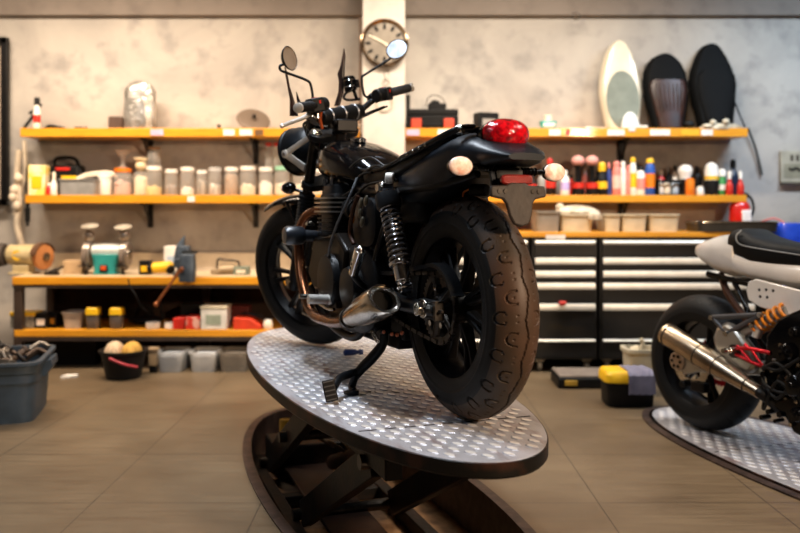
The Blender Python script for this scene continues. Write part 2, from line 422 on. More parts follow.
def street_tread(R):
    circ = 2*PI*R; N = 18; p = circ/N
    def dist_hook(x, y, cx, cy, sx, flip):
        # U-shaped hook opening sideways
        X_ = (x-cx)/1.0; Y_ = (y-cy)*flip
        r = math.hypot(X_, Y_); d = 9
        if Y_ > -.002: d = abs(r-.017)
        else:
            d = min(math.hypot(abs(X_)-.017, max(0, -(Y_+.010))), 9) if Y_ < 0 else 9
        return d
    def f(s, v):
        g = 0; w = .0028
        t = (s/p) % 1
        zz = .0055*(4*abs(t-.5)-1)+.0012*math.sin(2*PI*t*2)
        if abs(v-zz) < w*.9: g = .0055
        for side, off in ((1, 0), (-1, .5)):
            tt = ((s/p)+off) % 1; x = (tt-.5)*p
            if dist_hook(x, v, 0, side*.036, 1, side) < w: g = max(g, .005)
            x2 = ((tt+.5) % 1-.5)*p
            if dist_hook(x2, v, 0, side*.070, 1, side) < w: g = max(g, .0045)
            if math.hypot(x, v-side*.0335) < .0026: g = .004
            if math.hypot(abs(x)-p*.42, v-side*.026) < .0024: g = .004
            if math.hypot(abs(x)-p*.40, v-side*.056) < .0024: g = .004
        return g
    return f
tyre_m = mat('dusty_tread_warm_lit', '#33291f', .5, 0, '#50392d', scale=5, bump=.06, bscale=220, lo=.4, hi=.7, spec=.3)  # dusty tread brown, lightened to stand in for warm light on the crown
tyre_clean = mat('tyre_rubber_clean', '#101112', .5, 0, '#141414', scale=9, bump=.05, bscale=200)
def spoke_rim(m, c, r_rim, r_hub, w, n=7, yo=0):
    c = V(c)
    prof = [(r_rim+.004, -w/2), (r_rim+.012, -w/2+.004), (r_rim-.006, -w/2+.018), (r_rim-.016, -.02), (r_rim-.016, .02), (r_rim-.006, w/2-.018), (r_rim+.012, w/2-.004), (r_rim+.004, w/2), (r_rim-.012, w/2-.004), (r_rim-.026, w/2-.03), (r_rim-.03, 0), (r_rim-.026, -w/2+.03), (r_rim-.012, -w/2+.004)]
    rs = []
    for i in range(72):
        a = 2*PI*i/72; rs.append([c+V((r*math.cos(a), y, r*math.sin(a))) for r, y in prof])
    m.rings(rs, closed=True)
    for i in range(n):
        for dlt in (-.12, .12):
            a = 2*PI*i/n; b = a+dlt
            p = c+V((r_hub*math.cos(a+dlt*.6), yo, r_hub*math.sin(a+dlt*.6))); q = c+V(((r_rim-.025)*math.cos(b), 0, (r_rim-.025)*math.sin(b)))
            ax = (q-p).normalized(); u = ax.cross(V((0, 1, 0))).normalized()
            m.loft([sell(p, .013, .02, u, (0, 1, 0), 10, 3), sell((p+q)/2, .0085, .012, u, (0, 1, 0), 10, 3), sell(q, .012, .019, u, (0, 1, 0), 10, 3)])
    return m
def disc_rotor(m, c, r0, r1, y, th=.005, holes=10):
    c = V(c); n = 90
    for (a, b) in ((r0, r1),):
        rs = []
        for i in range(n):
            t = 2*PI*i/n; d = V((math.cos(t), 0, math.sin(t)))
            rs.append([c+d*a+V((0, y-th/2, 0)), c+d*b+V((0, y-th/2, 0)), c+d*b+V((0, y+th/2, 0)), c+d*a+V((0, y+th/2, 0))])
        m.rings(rs, closed=True)
    for i in range(6):
        t = 2*PI*i/6; d = V((math.cos(t), 0, math.sin(t)))
        m.cyl(c+d*(r0+.004)+V((0, y, 0)), c+d*.05+V((0, y*.8, 0)), .009, n=8)
    return m
def gear_ring(m, c, r, y, teeth=42, th=.006, r_in=None):
    c = V(c); outer, inner = [], []
    r_in = r_in or r*.78
    n = teeth*4; rs = []
    for i in range(n):
        t = 2*PI*i/n; rr = r if i % 4 in (0, 1) else r-.008; d = V((math.cos(t), 0, math.sin(t)))
        rs.append([c+d*r_in+V((0, y-th/2, 0)), c+d*rr+V((0, y-th/2, 0)), c+d*rr+V((0, y+th/2, 0)), c+d*r_in+V((0, y+th/2, 0))])
    m.rings(rs, closed=True)
    for i in range(5):
        t = 2*PI*i/5; d = V((math.cos(t), 0, math.sin(t)))
        m.cyl(c+d*(r_in+.005)+V((0, y, 0)), c+d*.03+V((0, y, 0)), .011, n=8)
    return m
def spring(m, p, q, R, r, turns, n=10):
    p, q = V(p), V(q); x, y, z = basis(q-p); L_ = (q-p).length; N = int(turns*18)
    pts = [p+z*(L_*i/N)+(x*math.cos(2*PI*turns*i/N)+y*math.sin(2*PI*turns*i/N))*R for i in range(N+1)]
    return m.tube(pts, r, n=8, smooth=False)

# ------------------------------------------------------------------ the black motorcycle
bike = thing('motorcycle', 'black retro motorcycle with red oval tail light standing on the raised chequer plate lift', 'motorcycle', K1.O, K1.rz)
B, D = K1.B, K1.D
RA = V((0, 0, .321))
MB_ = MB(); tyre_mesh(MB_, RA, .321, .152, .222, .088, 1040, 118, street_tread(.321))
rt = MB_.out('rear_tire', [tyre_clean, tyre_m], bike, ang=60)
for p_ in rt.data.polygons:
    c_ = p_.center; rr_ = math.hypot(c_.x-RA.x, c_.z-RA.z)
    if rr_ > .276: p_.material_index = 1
rim = spoke_rim(MB(), RA, .218, .05, .11, 7, .01).out('rear_wheel', blk_metal, bike)
MB().lathe([(.03, -.1), (.052, -.085), (.05, -.05), (.04, 0), (.052, .05), (.058, .07), (.03, .1)], RA, (0, 1, 0)).out('hub', blk_metal, rim)
gear_ring(MB(), RA, .108, .088).out('sprocket', darksteel, rim)
m = MB()
for i in range(5):
    t = 2*PI*i/5+.3; m.cyl(RA+V((.058*math.cos(t), .085, .058*math.sin(t))), RA+V((.058*math.cos(t), .104, .058*math.sin(t))), .009, n=6)
m.outs('sprocket_nut', chrome, rim)
disc_rotor(MB(), RA, .085, .125, -.09).out('brake_disc', steel, bike)
# swingarm, chain, guard, axle nuts
m = MB()
for s in (1, -1):
    m.tube([(-.06, s*.125, .32), (.02, s*.125, .318), (.18, s*.125, .318), (.36, s*.12, .335), (.46, s*.1, .35)], lambda t: .02+.008*t, n=14)
    m.box((-.01, s*.125, .32), (.11, .024, .052))
m.cyl((.3, -.11, .33), (.3, .11, .33), .026).cyl((.47, -.13, .35), (.47, .13, .35), .032)
m.out('swingarm', blk_satin, bike, bev=.004)
for s in (1, -1):
    a = MB().cyl((0, s*.136, .32), (0, s*.144, .32), .027, n=24).cyl((0, s*.144, .32), (0, s*.164, .32), .021, n=6)
    a.out('axle_nut', steel, bike, bev=.002)
    MB().box((-.065, s*.125, .32), (.012, .03, .056)).cyl((-.068, s*.125, .32), (-.09, s*.125, .32), .006, n=8).out('chain_adjuster', darksteel, bike, bev=.002)
m = MB(); N = 66
def chain_pt(u):
    A, Bp, ra, rb = V((0, .088, .321)), V((.52, .088, .34)), .1, .042
    top = (Bp-A).length; L_ = [top, PI*rb, top, PI*ra]; S = sum(L_); x = u*S
    d = (Bp-A).normalized(); nn = V((-d.z, 0, d.x))
    if x < L_[0]: return A+nn*ra+(Bp+nn*rb-A-nn*ra)*(x/L_[0]), d
    x -= L_[0]
    if x < L_[1]: t = x/rb; return Bp+nn*rb*math.cos(t)+d*rb*math.sin(t), (d*math.cos(t)-nn*math.sin(t))
    x -= L_[1]
    if x < L_[2]: return Bp-nn*rb+(A-nn*ra-Bp+nn*rb)*(x/L_[2])-V((0, 0, .012*math.sin(PI*x/L_[2]))), -d
    x -= L_[2]; t = x/ra; return A-nn*ra*math.cos(t)-d*ra*math.sin(t), (-d*math.cos(t)+nn*math.sin(t))
for i in range(N):
    p, d = chain_pt((i+.5)/N); z = V((0, 1, 0)); x = d.normalized(); y = z.cross(x); R = Matrix((x, y, z)).transposed()
    m.box(p, (.021, .011, .016 if i % 2 else .011), R)
m.out('drive_chain', darksteel, bike)
m = MB(); prof = []
for i in range(15):
    t = i/14; a = PI*.95-t*PI*.55; prof.append(RA+V((.128*math.cos(a), 0, .128*math.sin(a))))
prof = [RA+V((-.125, 0, .045))]+prof[2:]+[V((.3, 0, .405)), V((.42, 0, .40))]
m.loft([[p+V((0, .076, 0)), p+V((0, .116, 0)), p+V((0, .116, -.012)), p+V((0, .112, -.004)), p+V((0, .08, -.004))] for p in prof])
m.out('chain_guard', blk_satin, bike)
# shocks
for s in (1, -1):
    top, bot = V((.235, s*.155, .668)), V((.105, s*.15, .372))
    ax = (bot-top).normalized()
    sh = MB()
    sh.cyl(top+V((0, -.018, 0)), top+V((0, .018, 0)), .02).cyl(bot+V((0, -.018, 0)), bot+V((0, .018, 0)), .017)
    sh.cyl(top, bot, .009).cyl(top-ax*-.0, top+ax*.03, .017).cyl(top+ax*.15, bot-ax*.02, .024)
    sh.cyl(bot-ax*.075, bot-ax*.012, .021, .018).cyl(bot-ax*.08, bot-ax*.068, .034)
    so = sh.out('shock_absorber', chrome, bike, bev=.002)
    MB().lathe([(.03, .0), (.038, .003), (.039, .042), (.034, .05)], top+ax*.02, ax).out('shock_shroud', mat('grey_black_plastic', '#26282b', .45, 0), so)
    spring(MB(), top+ax*.065, bot-ax*.08, .028, .0048, 11).out('coil_spring', mat('spring_black_chrome', '#77777a', .2, .9, scale=4), so)
    MB().cyl(top+V((0, s*.018, 0)), top+V((0, s*.03, 0)), .014, n=6).out('top_bolt', steel, so)
# rear mudguard hugging the tyre, painted tail, seat
m = MB(); secs = []
for i in range(26):
    a = math.radians(20+ (104-20)*i/25); r = .372+.03*max(0, (a-1.5)); c = RA+V((r*math.cos(a), 0, r*math.sin(a))); d = V((math.cos(a), 0, math.sin(a)))
    ring = []
    for j in range(13):
        b = -1.25+2.5*j/12; ring.append(c+V((0, .088*math.sin(b), 0))+d*(.045*math.cos(b)-.03))
    for j in range(12, -1, -1):
        b = -1.25+2.5*j/12; ring.append(c+V((0, .084*math.sin(b), 0))+d*(.045*math.cos(b)-.034))
    secs.append(ring)
m.loft(secs).out('inner_mudguard', blk_plast, bike)
# the satin tail: sections from under the seat to the pointed rear lip
tail_s = [(.62, .715, .655, .085), (.45, .725, .63, .108), (.25, .745, .62, .122), (.10, .783, .62, .126), (0, .808, .65, .124), (-.1, .815, .695, .116), (-.2, .798, .714, .104), (-.27, .770, .722, .086), (-.32, .746, .728, .055)]
m = MB(); secs = []
for x, zt, zb, w in tail_s:
    c = V((x, 0, (zt+zb)/2)); h = (zt-zb)/2; ring = []
    for j in range(40):
        t = 2*PI*j/40; ct, st = math.cos(t), math.sin(t)
        e = 2.0 if st > 0 else 5
        ring.append(c+V((0, w*math.copysign(abs(ct)**(2/2.3), ct), h*math.copysign(abs(st)**(2/e), st) if st > 0 else h*max(-1, st*1.6))))
    secs.append(ring)
m.loft(secs).out('tail_fairing', mat('satin_blue_black_paint', '#151c25', .38, 0, '#12181f', spec=.3), bike, ang=50)
m = MB(); secs = []
for x, zt, w, h in ((.64, .745, .06, .03), (.6, .762, .085, .04), (.5, .758, .115, .045), (.36, .755, .128, .045), (.22, .772, .13, .045), (.1, .80, .122, .04), (0, .822, .108, .035), (-.06, .83, .09, .022), (-.085, .826, .06, .012)):
    secs.append(sell((x, 0, zt-h), w, h, (0, 1, 0), (0, 0, 1), 36, 2.8))
seat = m.loft(secs).out('seat', leather_blk, bike, ang=60)
m = MB()
m.tube([(.6, .09, .74), (.36, .13, .73), (.2, .131, .75), (.08, .122, .78), (-.02, .105, .80), (-.07, .08, .815)], .006, n=8)
m.tube([(.6, -.09, .74), (.36, -.13, .73), (.2, -.131, .75), (.08, -.122, .78), (-.02, -.105, .80), (-.07, -.08, .815)], .006, n=8)
m.out('seat_piping', leather_blk, seat)
r0 = MB().tube([B(402, 158, .132), B(425, 146, .132), B(447, 134, .122), B(458, 129, .105)], .0095, n=12)
r0 = r0.out('grab_rail', blk_satin, bike)
m = MB()
for t in ((407, 154), (413, 151), (419, 148), (425, 145)): m.ell(B(t[0], t[1], .143), .005, 8, 5)
m.outs('rail_stud', steel, r0)
MB().cyl(B(457, 130, .1), B(463, 129, .09), .013, n=16).out('rail_end_collar', steel, r0)
MB().cyl(B(462, 130, .085), B(486, 130, .02), .009).box(B(468, 126, .07), (.04, .03, .008)).out('tail_light_bracket', blk_gloss, bike, bev=.002)
# tail light
red_lens = mat('red_lens', '#cc0e1c', .12, 0, '#6e0610', coat=.5, scale=70, bump=.3, bscale=90)
tl = V((-.2, 0, .802))
MB().loft([sell(tl+V((.035, 0, 0)), .062, .03, (0, 1, 0), (0, 0, 1), 36), sell(tl+V((.0, 0, 0)), .072, .042, (0, 1, 0), (0, 0, 1), 36), sell(tl+V((-.008, 0, 0)), .072, .042, (0, 1, 0), (0, 0, 1), 36)]).out('tail_light_housing', blk_gloss, bike)
m = MB(); secs = []
for i in range(12):
    a = i/11*PI/2; secs.append(sell(tl+V((-.008-.062*math.sin(a), 0, 0)), .068*max(math.cos(a), .03), .0425*max(math.cos(a), .03), (0, 1, 0), (0, 0, 1), 40, 2.2))
m.loft(secs).out('tail_light_lens', red_lens, bike, ang=70)
# registration bracket with reflector
brk = mat('worn_black_plastic', '#2b2623', .5, 0, '#38312c', scale=20, bump=.1)
MB().loft([sell((-.15, 0, .715), .045, .012, (0, 1, 0), (0, 0, 1), 20, 4), sell((-.235, 0, .70), .04, .012, (0, 1, 0), (0, 0, 1), 20, 4), sell((-.25, 0, .64), .04, .014, (0, 1, 0), (.8, 0, .6), 20, 4)]).out('number_plate_stay', blk_plast, bike)
lb = MB().box(B(497, 172, .03), (.012, .05, .09), Matrix.Rotation(.35, 3, 'Y'))
lb.out('stay_plate', mat('satin_blue_black_paint', '#1c2127'), bike, bev=.003)
pc = V((-.275, 0, .648))
poly = [(-.076, .012), (-.074, .022), (-.03, .024), (-.02, .03), (.02, .03), (.03, .024), (.074, .022), (.076, .012), (.076, -.004), (.045, -.01), (.036, -.022), (.03, -.05), (.02, -.07), (0, -.076), (-.02, -.07), (-.03, -.05), (-.036, -.022), (-.045, -.01), (-.076, -.004)]
pb = MB().prism([(a*1.1, b*1.1-.01) for a, b in poly], pc, (0, 1, 0), (.17, 0, .985), (1, 0, -.17), .012).out('number_plate_bracket', brk, bike, bev=.004)
m = MB()
for y in (-.06, -.042, .042, .06): m.cyl(pc+V((-.004, y, .0)), pc+V((-.0095, y, 0)), .0062, n=12)
m.outs('bracket_screw', darksteel, pb)
MB().loft([sell((-.262, 0, .679), .046, .0125, (0, 1, 0), (0, 0, 1), 28, 5), sell((-.272, 0, .679), .047, .013, (0, 1, 0), (0, 0, 1), 28, 5), sell((-.276, 0, .679), .043, .01, (0, 1, 0), (0, 0, 1), 28, 5)]).out('rear_reflector', mat('dull_red_lens', '#8a1c16', .3, 0, '#6c1410', coat=.6, bump=.4, bscale=300), bike)
amber = mat('clear_pink_lens', '#fff2ea', .2, 0, '#f0b8a4', coat=.3, scale=50, bump=.3, bscale=240)
def signal(c, y0, name='turn_signal', back=-1, r=(.036, .0262)):
    c = V(c); s = 1 if c.y > y0 else -1
    g = MB().tube([(c.x+.01*-back*0, y0, c.z), (c.x+.0, (c.y+y0)/2, c.z), (c.x, c.y, c.z)], .008, n=10)
    for i in range(5): g.torus((c.x, y0+(c.y-y0)*(.12+.09*i), c.z), (0, 1, 0), .0095, .0025, 16, 6)
    secs = []
    for i in range(9):
        a = i/8*PI/2; secs.append(sell(c+V((-back*.034*math.sin(a), 0, 0)), r[0]*max(.08, math.cos(a)), r[1]*max(.08, math.cos(a)), (0, 1, 0), (0, 0, 1), 24))
    g.loft(secs); o = g.out(name, blk_gloss, bike)
    secs = []
    for i in range(9):
        a = i/8*PI/2; secs.append(sell(c+V((back*(.002+.016*math.sin(a)), 0, 0)), r[0]*.97*max(.05, math.cos(a)), r[1]*.97*max(.05, math.cos(a)), (0, 1, 0), (0, 0, 1), 24))
    MB().loft(secs).out('signal_lens', amber, o, ang=70)
signal((-.215, .138, .714), .035); signal((-.215, -.153, .703), -.035)
MB().cyl(B(472, 190, .02), B(487, 190, .0), .017, n=24).out('canister', blk_plast, bike, bev=.003)
MB().tube([B(463, 197, .03), B(464, 192, .03), B(470, 189, .025)], .003, n=8).out('orange_wire', orange_pl, bike)
MB().loft([sell((x, 0, (a+b)/2), w, (a-b)/2, (0, 1, 0), (0, 0, 1), 28, 4) for x, a, b, w in ((.5, .72, .56, .10), (.3, .73, .58, .11), (.12, .74, .63, .112), (.0, .76, .662, .108), (-.09, .76, .69, .1), (-.12, .75, .70, .08))]).out('under_seat_tray', blk_plast, bike, bev=.01)
# frame
m = MB()
for s in (1, -1):
    m.tube([(1.02, s*.03, .86), (.75, s*.06, .70), (.5, s*.1, .665), (.25, s*.115, .66), (.0, s*.1, .67), (-.15, s*.05, .7)], .014)
    m.tube([(1.1, s*.035, .76), (1.0, s*.1, .5), (.96, s*.12, .26), (.8, s*.12, .17), (.55, s*.12, .17), (.46, s*.11, .33), (.45, s*.1, .6)], .015)
    m.tube([(.45, s*.115, .36), (.35, s*.125, .5), (.2, s*.13, .66)], .011)
m.cyl((1.125, 0, .78), (1.068, 0, .92), .03)
m.out('frame', blk_metal, bike)
# tank
m = MB(); secs = []
for x, zc, w, h in ((.55, .715, .045, .03), (.575, .72, .085, .045), (.64, .738, .118, .06), (.74, .758, .14, .072), (.85, .778, .15, .082), (.94, .792, .14, .083), (1.01, .80, .115, .072), (1.05, .80, .07, .045)):
    secs.append(sell((x, 0, zc), w, h, (0, 1, 0), (0, 0, 1), 40, 2.5))
tk = m.loft(secs).out('fuel_tank', blk_gloss, bike, ang=70)
MB().lathe([(.03, 0), (.032, .012), (.024, .018), (.001, .02)], (.86, -.0, .859), (0, 0, 1)).out('filler_cap', chrome, tk)
# side covers, throttle bodies, airbox
sidebr = mat('bronze_black_cover', '#0d0a08', .35, 0, '#150f0a', scale=10, lo=.4, hi=.7, spec=.12)
for s in (1, -1):
    m = MB(); m.loft([sell((.44, s*.1, .56), .1, .085, (1, 0, 0), (0, 0, 1), 28, 3), sell((.44, s*.145, .56), .1, .08, (1, 0, 0), (0, 0, 1), 28, 3), sell((.44, s*.152, .56), .085, .066, (1, 0, 0), (0, 0, 1), 28, 3)])
    m.out('side_cover', blk_satin, bike)
    MB().cyl((.60, s*.1, .60), (.70, s*.1, .61), .03).cyl((.62, s*.1, .6), (.66, s*.1, .605), .038).out('throttle_body', blk_plast, bike, bev=.003)
MB().box((.28, 0, .62), (.34, .2, .12)).box((.36, 0, .5), (.16, .18, .2)).out('airbox', blk_plast, bike, bev=.02)
# engine
m = MB()
m.loft([sell((.60, y, .33), a, b, (1, 0, 0), (0, 0, 1), 32, 3.2) for y, a, b in ((-.15, .2, .13), (-.13, .235, .15), (.13, .235, .15), (.15, .2, .13))])
m.box((.83, 0, .3), (.2, .2, .16))
m.out('crankcase', mat('engine_black', '#0c0d0e', .4, .1, '#181310', scale=14, bump=.1), bike, bev=.01)
for (x, z, r, y0, y1) in ((.70, .35, .095, .14, .19), (.50, .34, .072, .14, .185)):
    o = MB().lathe([(r, 0), (r, y1-y0-.012), (r*.93, y1-y0), (r*.55, y1-y0+.004), (.001, y1-y0+.005)], (x, y0, z), (0, 1, 0), 40).out('engine_cover', blk_satin, bike)
    m = MB()
    for i in range(6):
        t = 2*PI*i/6; m.cyl((x+(r-.01)*math.cos(t), y1-.018, z+(r-.01)*math.sin(t)), (x+(r-.01)*math.cos(t), y1-.001, z+(r-.01)*math.sin(t)), .006, n=8)
    m.outs('cover_bolt', steel, o)
for (x, z, r) in ((.66, .34, .1), (.5, .33, .075)):
    MB().lathe([(r, 0), (r, .035), (r*.9, .045), (.001, .05)], (x, -.14, z), (0, -1, 0), 40).out('engine_cover', blk_satin, bike)
MB().loft([[V((x, y, z)) for x, z in ((.56, .46), (.66, .52), (.9, .5), (.98, .36), (.9, .3), (.6, .3))] for y in (-.14, .165)]).out('crankcase_cover', sidebr, bike, bev=.012)
fin = MB()
for i in range(8):
    z = .475+.0155*i; fin.loft([sell((.8, 0, z+q), .098, .165, (1, 0, 0), (0, 1, 0), 40, 6) for q in (0, .005)])
fin.loft([sell((.8, 0, z), .085, .15, (1, 0, 0), (0, 1, 0), 32, 6) for z in (.45, .6)])
fin.out('cylinder_block', blk_metal, bike)
hd = MB()
for i in range(4):
    z = .592+.0165*i; hd.loft([sell((.8, 0, z+q), .108, .175, (1, 0, 0), (0, 1, 0), 40, 6) for q in (0, .0055)])
hd = hd.out('cylinder_head', mat('machined_fin_edge', '#a8a29a', .3, .9, scale=20), bike)
MB().loft([sell((.8, 0, z), .095, w, (1, 0, 0), (0, 1, 0), 32, 5) for z, w in ((.59, .155), (.655, .155), (.66, .15))]).out('head_core', blk_metal, hd)
MB().loft([sell((.8, 0, z), a, w, (1, 0, 0), (0, 1, 0), 32, 4) for z, a, w in ((.66, .09, .15), (.69, .085, .145), (.705, .07, .12))]).out('cam_cover', blk_satin, bike)
m = MB()
for x in (.76, .84):
    for y in (.14, -.14, 0): m.cyl((x, y, .69), (x, y, .715), .009, n=6)
m.outs('head_bolt', chrome, hd)
# spark leads, hoses, cables
m = MB(); m.tube([B(357, 178, .14), B(350, 196, .17), B(338, 222, .19), B(330, 246, .19), B(328, 262, .18)], .005, n=8)
m.out('breather_hose', mat('grey_hose', '#55585c', .4), bike)
m = MB()
for pts in (((372, 172), (360, 176), (352, 190), (343, 196)), ((392, 174), (378, 166), (365, 172), (356, 182)), ((386, 168), (372, 158), (360, 160), (350, 168)), ((398, 180), (380, 182), (366, 186), (352, 200)), ((352, 232), (350, 222), (356, 210), (366, 200))):
    m.tube([B(a, b, .125+.01*(i % 2)) for i, (a, b) in enumerate(pts)], .0045, n=8)
m.out('wiring', blk_plast, bike)
m = MB().ell(B(352, 218, .165), (.016, .008, .02), 14, 8); m.out('amber_connector', mat('amber_plastic', '#c8701c', .4), bike)
m = MB()
for q, (a, b) in enumerate(((361, 203), (366, 201), (360, 213), (362, 222))): m.ell(B(a, b, .162), (.013, .006, .02), 12, 6, Matrix.Rotation(-.5, 3, 'Y'))
m.outs('relay_cover', mat('dull_bronze_plastic', '#4a4538', .35, .3), bike)
MB().cyl(B(386, 178, .15), B(394, 178, .13), .017, n=20).out('rail_boss', white_pl, bike, bev=.003)
MB().tube([B(358, 196, .16), B(353, 210, .17), B(350, 232, .17), B(354, 244, .165)], .008, n=8).out('copper_hose', mat('copper_hose', '#3c2012', .4, .4), bike)
m = MB(); m.ell(B(346, 180, .09), (.045, .03, .032), 20, 12).cyl(B(333, 178, .11), B(333, 190, .11), .01)
m.out('intake_cover', blk_gloss, bike)
MB().cyl(B(332.5, 172, .12), B(331.5, 185, .12), .007).ell(B(331, 187, .12), .012, 12, 8).out('spark_plug_cap', chrome, bike)
# exhaust
cop = mat('heat_tinted_steel', '#7a4a30', .24, 1, '#503626', scale=7)
for s in (1, -1):
    h = MB().tube([(.89, s*.1, .60), (.96, s*.11, .605), (1.08, s*.135, .575), (1.135, s*.145, .50), (1.12, s*.15, .39), (1.04, s*.155, .27), (.92, s*.16, .205), (.75, s*.165, .2), (.6, s*.175, .212), (.46, s*.185, .24)], .0205, n=18)
    h = h.out('exhaust_pipe', cop, bike)
    MB().torus((.905, s*.1, .602), (1, 0, 0), .026, .007, 24, 8).out('pipe_flange', darksteel, h)
    a, b = V((.48, s*.185, .238)), V((.13, s*.205, .335)); ax = (b-a).normalized(); up = ax.cross(V((0, 1, 0))); up = up if up.z > 0 else -up; L_ = (b-a).length
    m = MB(); secs = []
    for t, r in ((0, .026), (.06, .031), (.14, .034), (.5, .05), (.8, .054), (.9, .054), (.955, .052)): secs.append((t, r))
    def mring(t, r, slash=.0):
        out = []
        for i in range(32):
            q = 2*PI*i/32; d = V((0, 1, 0))*math.cos(q)*r+up*math.sin(q)*r*.95
            out.append(a+ax*(L_*t+slash*math.sin(q)*r)+d)
        return out
    rs = [mring(t, r) for t, r in secs]+[mring(1.0, .051, -.6), mring(1.02, .047, -.6), mring(1.015, .037, -.6), mring(.98, .034, -.6), mring(.7, .034)]
    mo = m.rings(rs).out('muffler', steel, bike, ang=50)
    MB().lathe([(.027, 0), (.0345, .002), (.0345, .02), (.028, .022)], a+ax*.0, ax).out('muffler_clamp', darksteel, mo)
    MB().rings([mring(.9, .0335), mring(.88, .0335)]).out('muffler_bore', mat('bore_black', '#0a0908', .9), mo)  # near-black disc closing the muffler bore
# foot pegs and levers
for s in (1, -1):
    MB().cyl((.66, s*.17, .285), (.66, s*.265, .29), .017).torus((.66, s*.262, .29), (0, 1, 0), .012, .004, 20, 6).torus((.66, s*.19, .287), (0, 1, 0), .016, .004, 20, 6).out('rider_footpeg', mat('pale_alloy', '#d8d4cc', .3, .6), bike)
    MB().box((.66, s*.155, .27), (.05, .035, .03)).out('footpeg_bracket', darksteel, bike, bev=.004)
    p0, p1 = V((.295, s*.215, .478)), V((.37, s*.21, .395))
    fp = MB().loft([sell(p0, .017, .019, (0, 1, 0), (.83, 0, .56), 20, 3), sell(p1, .015, .014, (0, 1, 0), (.83, 0, .56), 20, 3)]).ell(p0, (.012, .014, .012), 16, 8)
    fp = fp.out('passenger_footpeg', chrome, bike, bev=.002)
    m = MB(); dd = p1-p0
    for i in range(4): m.box(p0+dd*(.2+.18*i)+V((0, s*.014, 0)), (.012, .004, .007), Matrix.Rotation(.9, 3, 'Y'))
    m.out('peg_rubber', rubber, fp)
    MB().tube([p1, (.4, s*.17, .36), (.42, s*.13, .34)], .011).out('peg_hanger', blk_metal, bike)
MB().tube([(.66, .17, .25), (.72, .18, .25), (.84, .185, .27), (.86, .19, .28)], .006).cyl((.86, .18, .28), (.86, .235, .28), .009).out('gear_lever', steel, bike)
MB().tube([(.66, -.17, .25), (.72, -.18, .25), (.84, -.185, .26)], .007).box((.85, -.2, .26), (.04, .04, .01)).out('brake_pedal', steel, bike)
cb = MB().cyl((.91, .1, .5), (.91, .22, .505), .022, n=24).lathe([(.027, 0), (.034, .01), (.036, .03), (.036, .065), (.03, .078), (.001, .082)], (.91, .2, .505), (0, 1, 0))
cb.out('crash_bobbin', mat('blue_black_plastic', '#1e2229', .35, coat=.2), bike)
MB().cyl((.91, -.1, .5), (.91, -.22, .505), .022, n=24).lathe([(.027, 0), (.036, .03), (.036, .065), (.03, .078), (.001, .082)], (.91, -.2, .505), (0, -1, 0)).out('crash_bobbin', blk_satin, bike)
MB().box((.915, .175, .548), (.02, .03, .014)).out('bobbin_clamp', steel, bike, bev=.003)
# side stand: jointed leg, forged knee and a ribbed rubber shoe
st = MB().tube([B(384, 333, .12), B(382, 345, .12), B(372, 358, .14), B(362, 368, .16), B(354, 378, .18)], lambda t: .0135+.004*math.sin(PI*t), n=14)
st.tube([B(356, 374, .18), B(352, 386, .185), B(354, 392, .19)], .013, n=12)
st.tube([B(358, 372, .17), B(347, 375, .21), B(339, 379, .25), B(334, 388, .285)], lambda t: .014-.002*t, n=12)
st.loft([sell(B(355, 390, .19)+V((0, 0, 0)), .015, .012, (1, 0, 0), (0, 1, 0), 16), sell((.425, .195, .006), .036, .024, (1, 0, 0), (0, 1, 0), 16), sell((.425, .195, .001), .036, .024, (1, 0, 0), (0, 1, 0), 16)])
so = st.out('side_stand', blk_satin, bike)
pcn = B(330, 394, .30); pcn.z = max(pcn.z, .037); R = Matrix.Rotation(math.radians(-20), 3, 'Z') @ Matrix.Rotation(math.radians(12), 3, 'Y') @ Matrix.Rotation(math.radians(-12), 3, 'X')
sh = MB().box(pcn, (.03, .040, .068), R).out('stand_shoe', rubber, so, bev=.005)
m = MB()
for i in range(5): m.box(pcn+R @ V((-.0145, 0, -.028+.014*i)), (.005, .034, .004), R)
m.out('shoe_rib', mat('rib_highlight_grey', '#383736', .5), sh)  # thin highlights on the ribs are put into this lighter grey
spring(MB(), B(378, 342, .14), B(372, 330, .12), .006, .0018, 8).out('stand_spring', steel, so)
MB().box((.52, 0, .185), (.5, .2, .05)).box((.3, .04, .22), (.1, .1, .06)).out('lower_cradle', blk_metal, bike, bev=.008)
m = MB()
for a, b in ((392, 334), (397, 335), (402, 333), (384, 332)): m.ell(B(a, b, .13), .0065, 10, 6)
m.outs('cradle_bolt', mat('copper_bolt', '#b86a50', .3, .9), bike)

# ------------------------------------------------------------------ steered front end
SA = V((-.4226, 0, .9063)); SP = V((1.517, 0, 0)); SR = Matrix.Rotation(math.radians(29), 3, SA)
def ST(p): return SP+SR @ (V(p)-SP)
def unST(p): return SP+SR.inverted() @ (V(p)-SP)
class SM(MB):
    def __init__(s): super().__init__(); s.f = ST
FA = V((1.415, 0, .318))
m = SM()
def front_tread(s, v):
    return .004 if abs(v-.008*math.sin(s*60)) < .003 or (abs(abs(v)-.03) < .0026 and (s*12) % 1 < .6) else 0
tyre_mesh(m, FA, .318, .108, .232, .07, 400, 56, front_tread); m.out('front_tire', tyre_clean, bike, ang=60)
fr = spoke_rim(SM(), FA, .23, .045, .075, 7).out('front_wheel', blk_metal, bike)
SM().lathe([(.025, -.06), (.045, -.05), (.035, 0), (.045, .05), (.025, .06)], FA, (0, 1, 0)).out('hub', blk_metal, fr)
disc_rotor(SM(), FA, .115, .15, -.058).out('brake_disc', steel, bike)
SM().box(FA+V((-.11, -.062, .08)), (.06, .05, .1), Matrix.Rotation(.6, 3, 'Y')).out('brake_caliper', darksteel, bike, bev=.008)
FD = V((-.4226, 0, .9063))           # along the fork
f_lo = V((1.395, 0, .33))
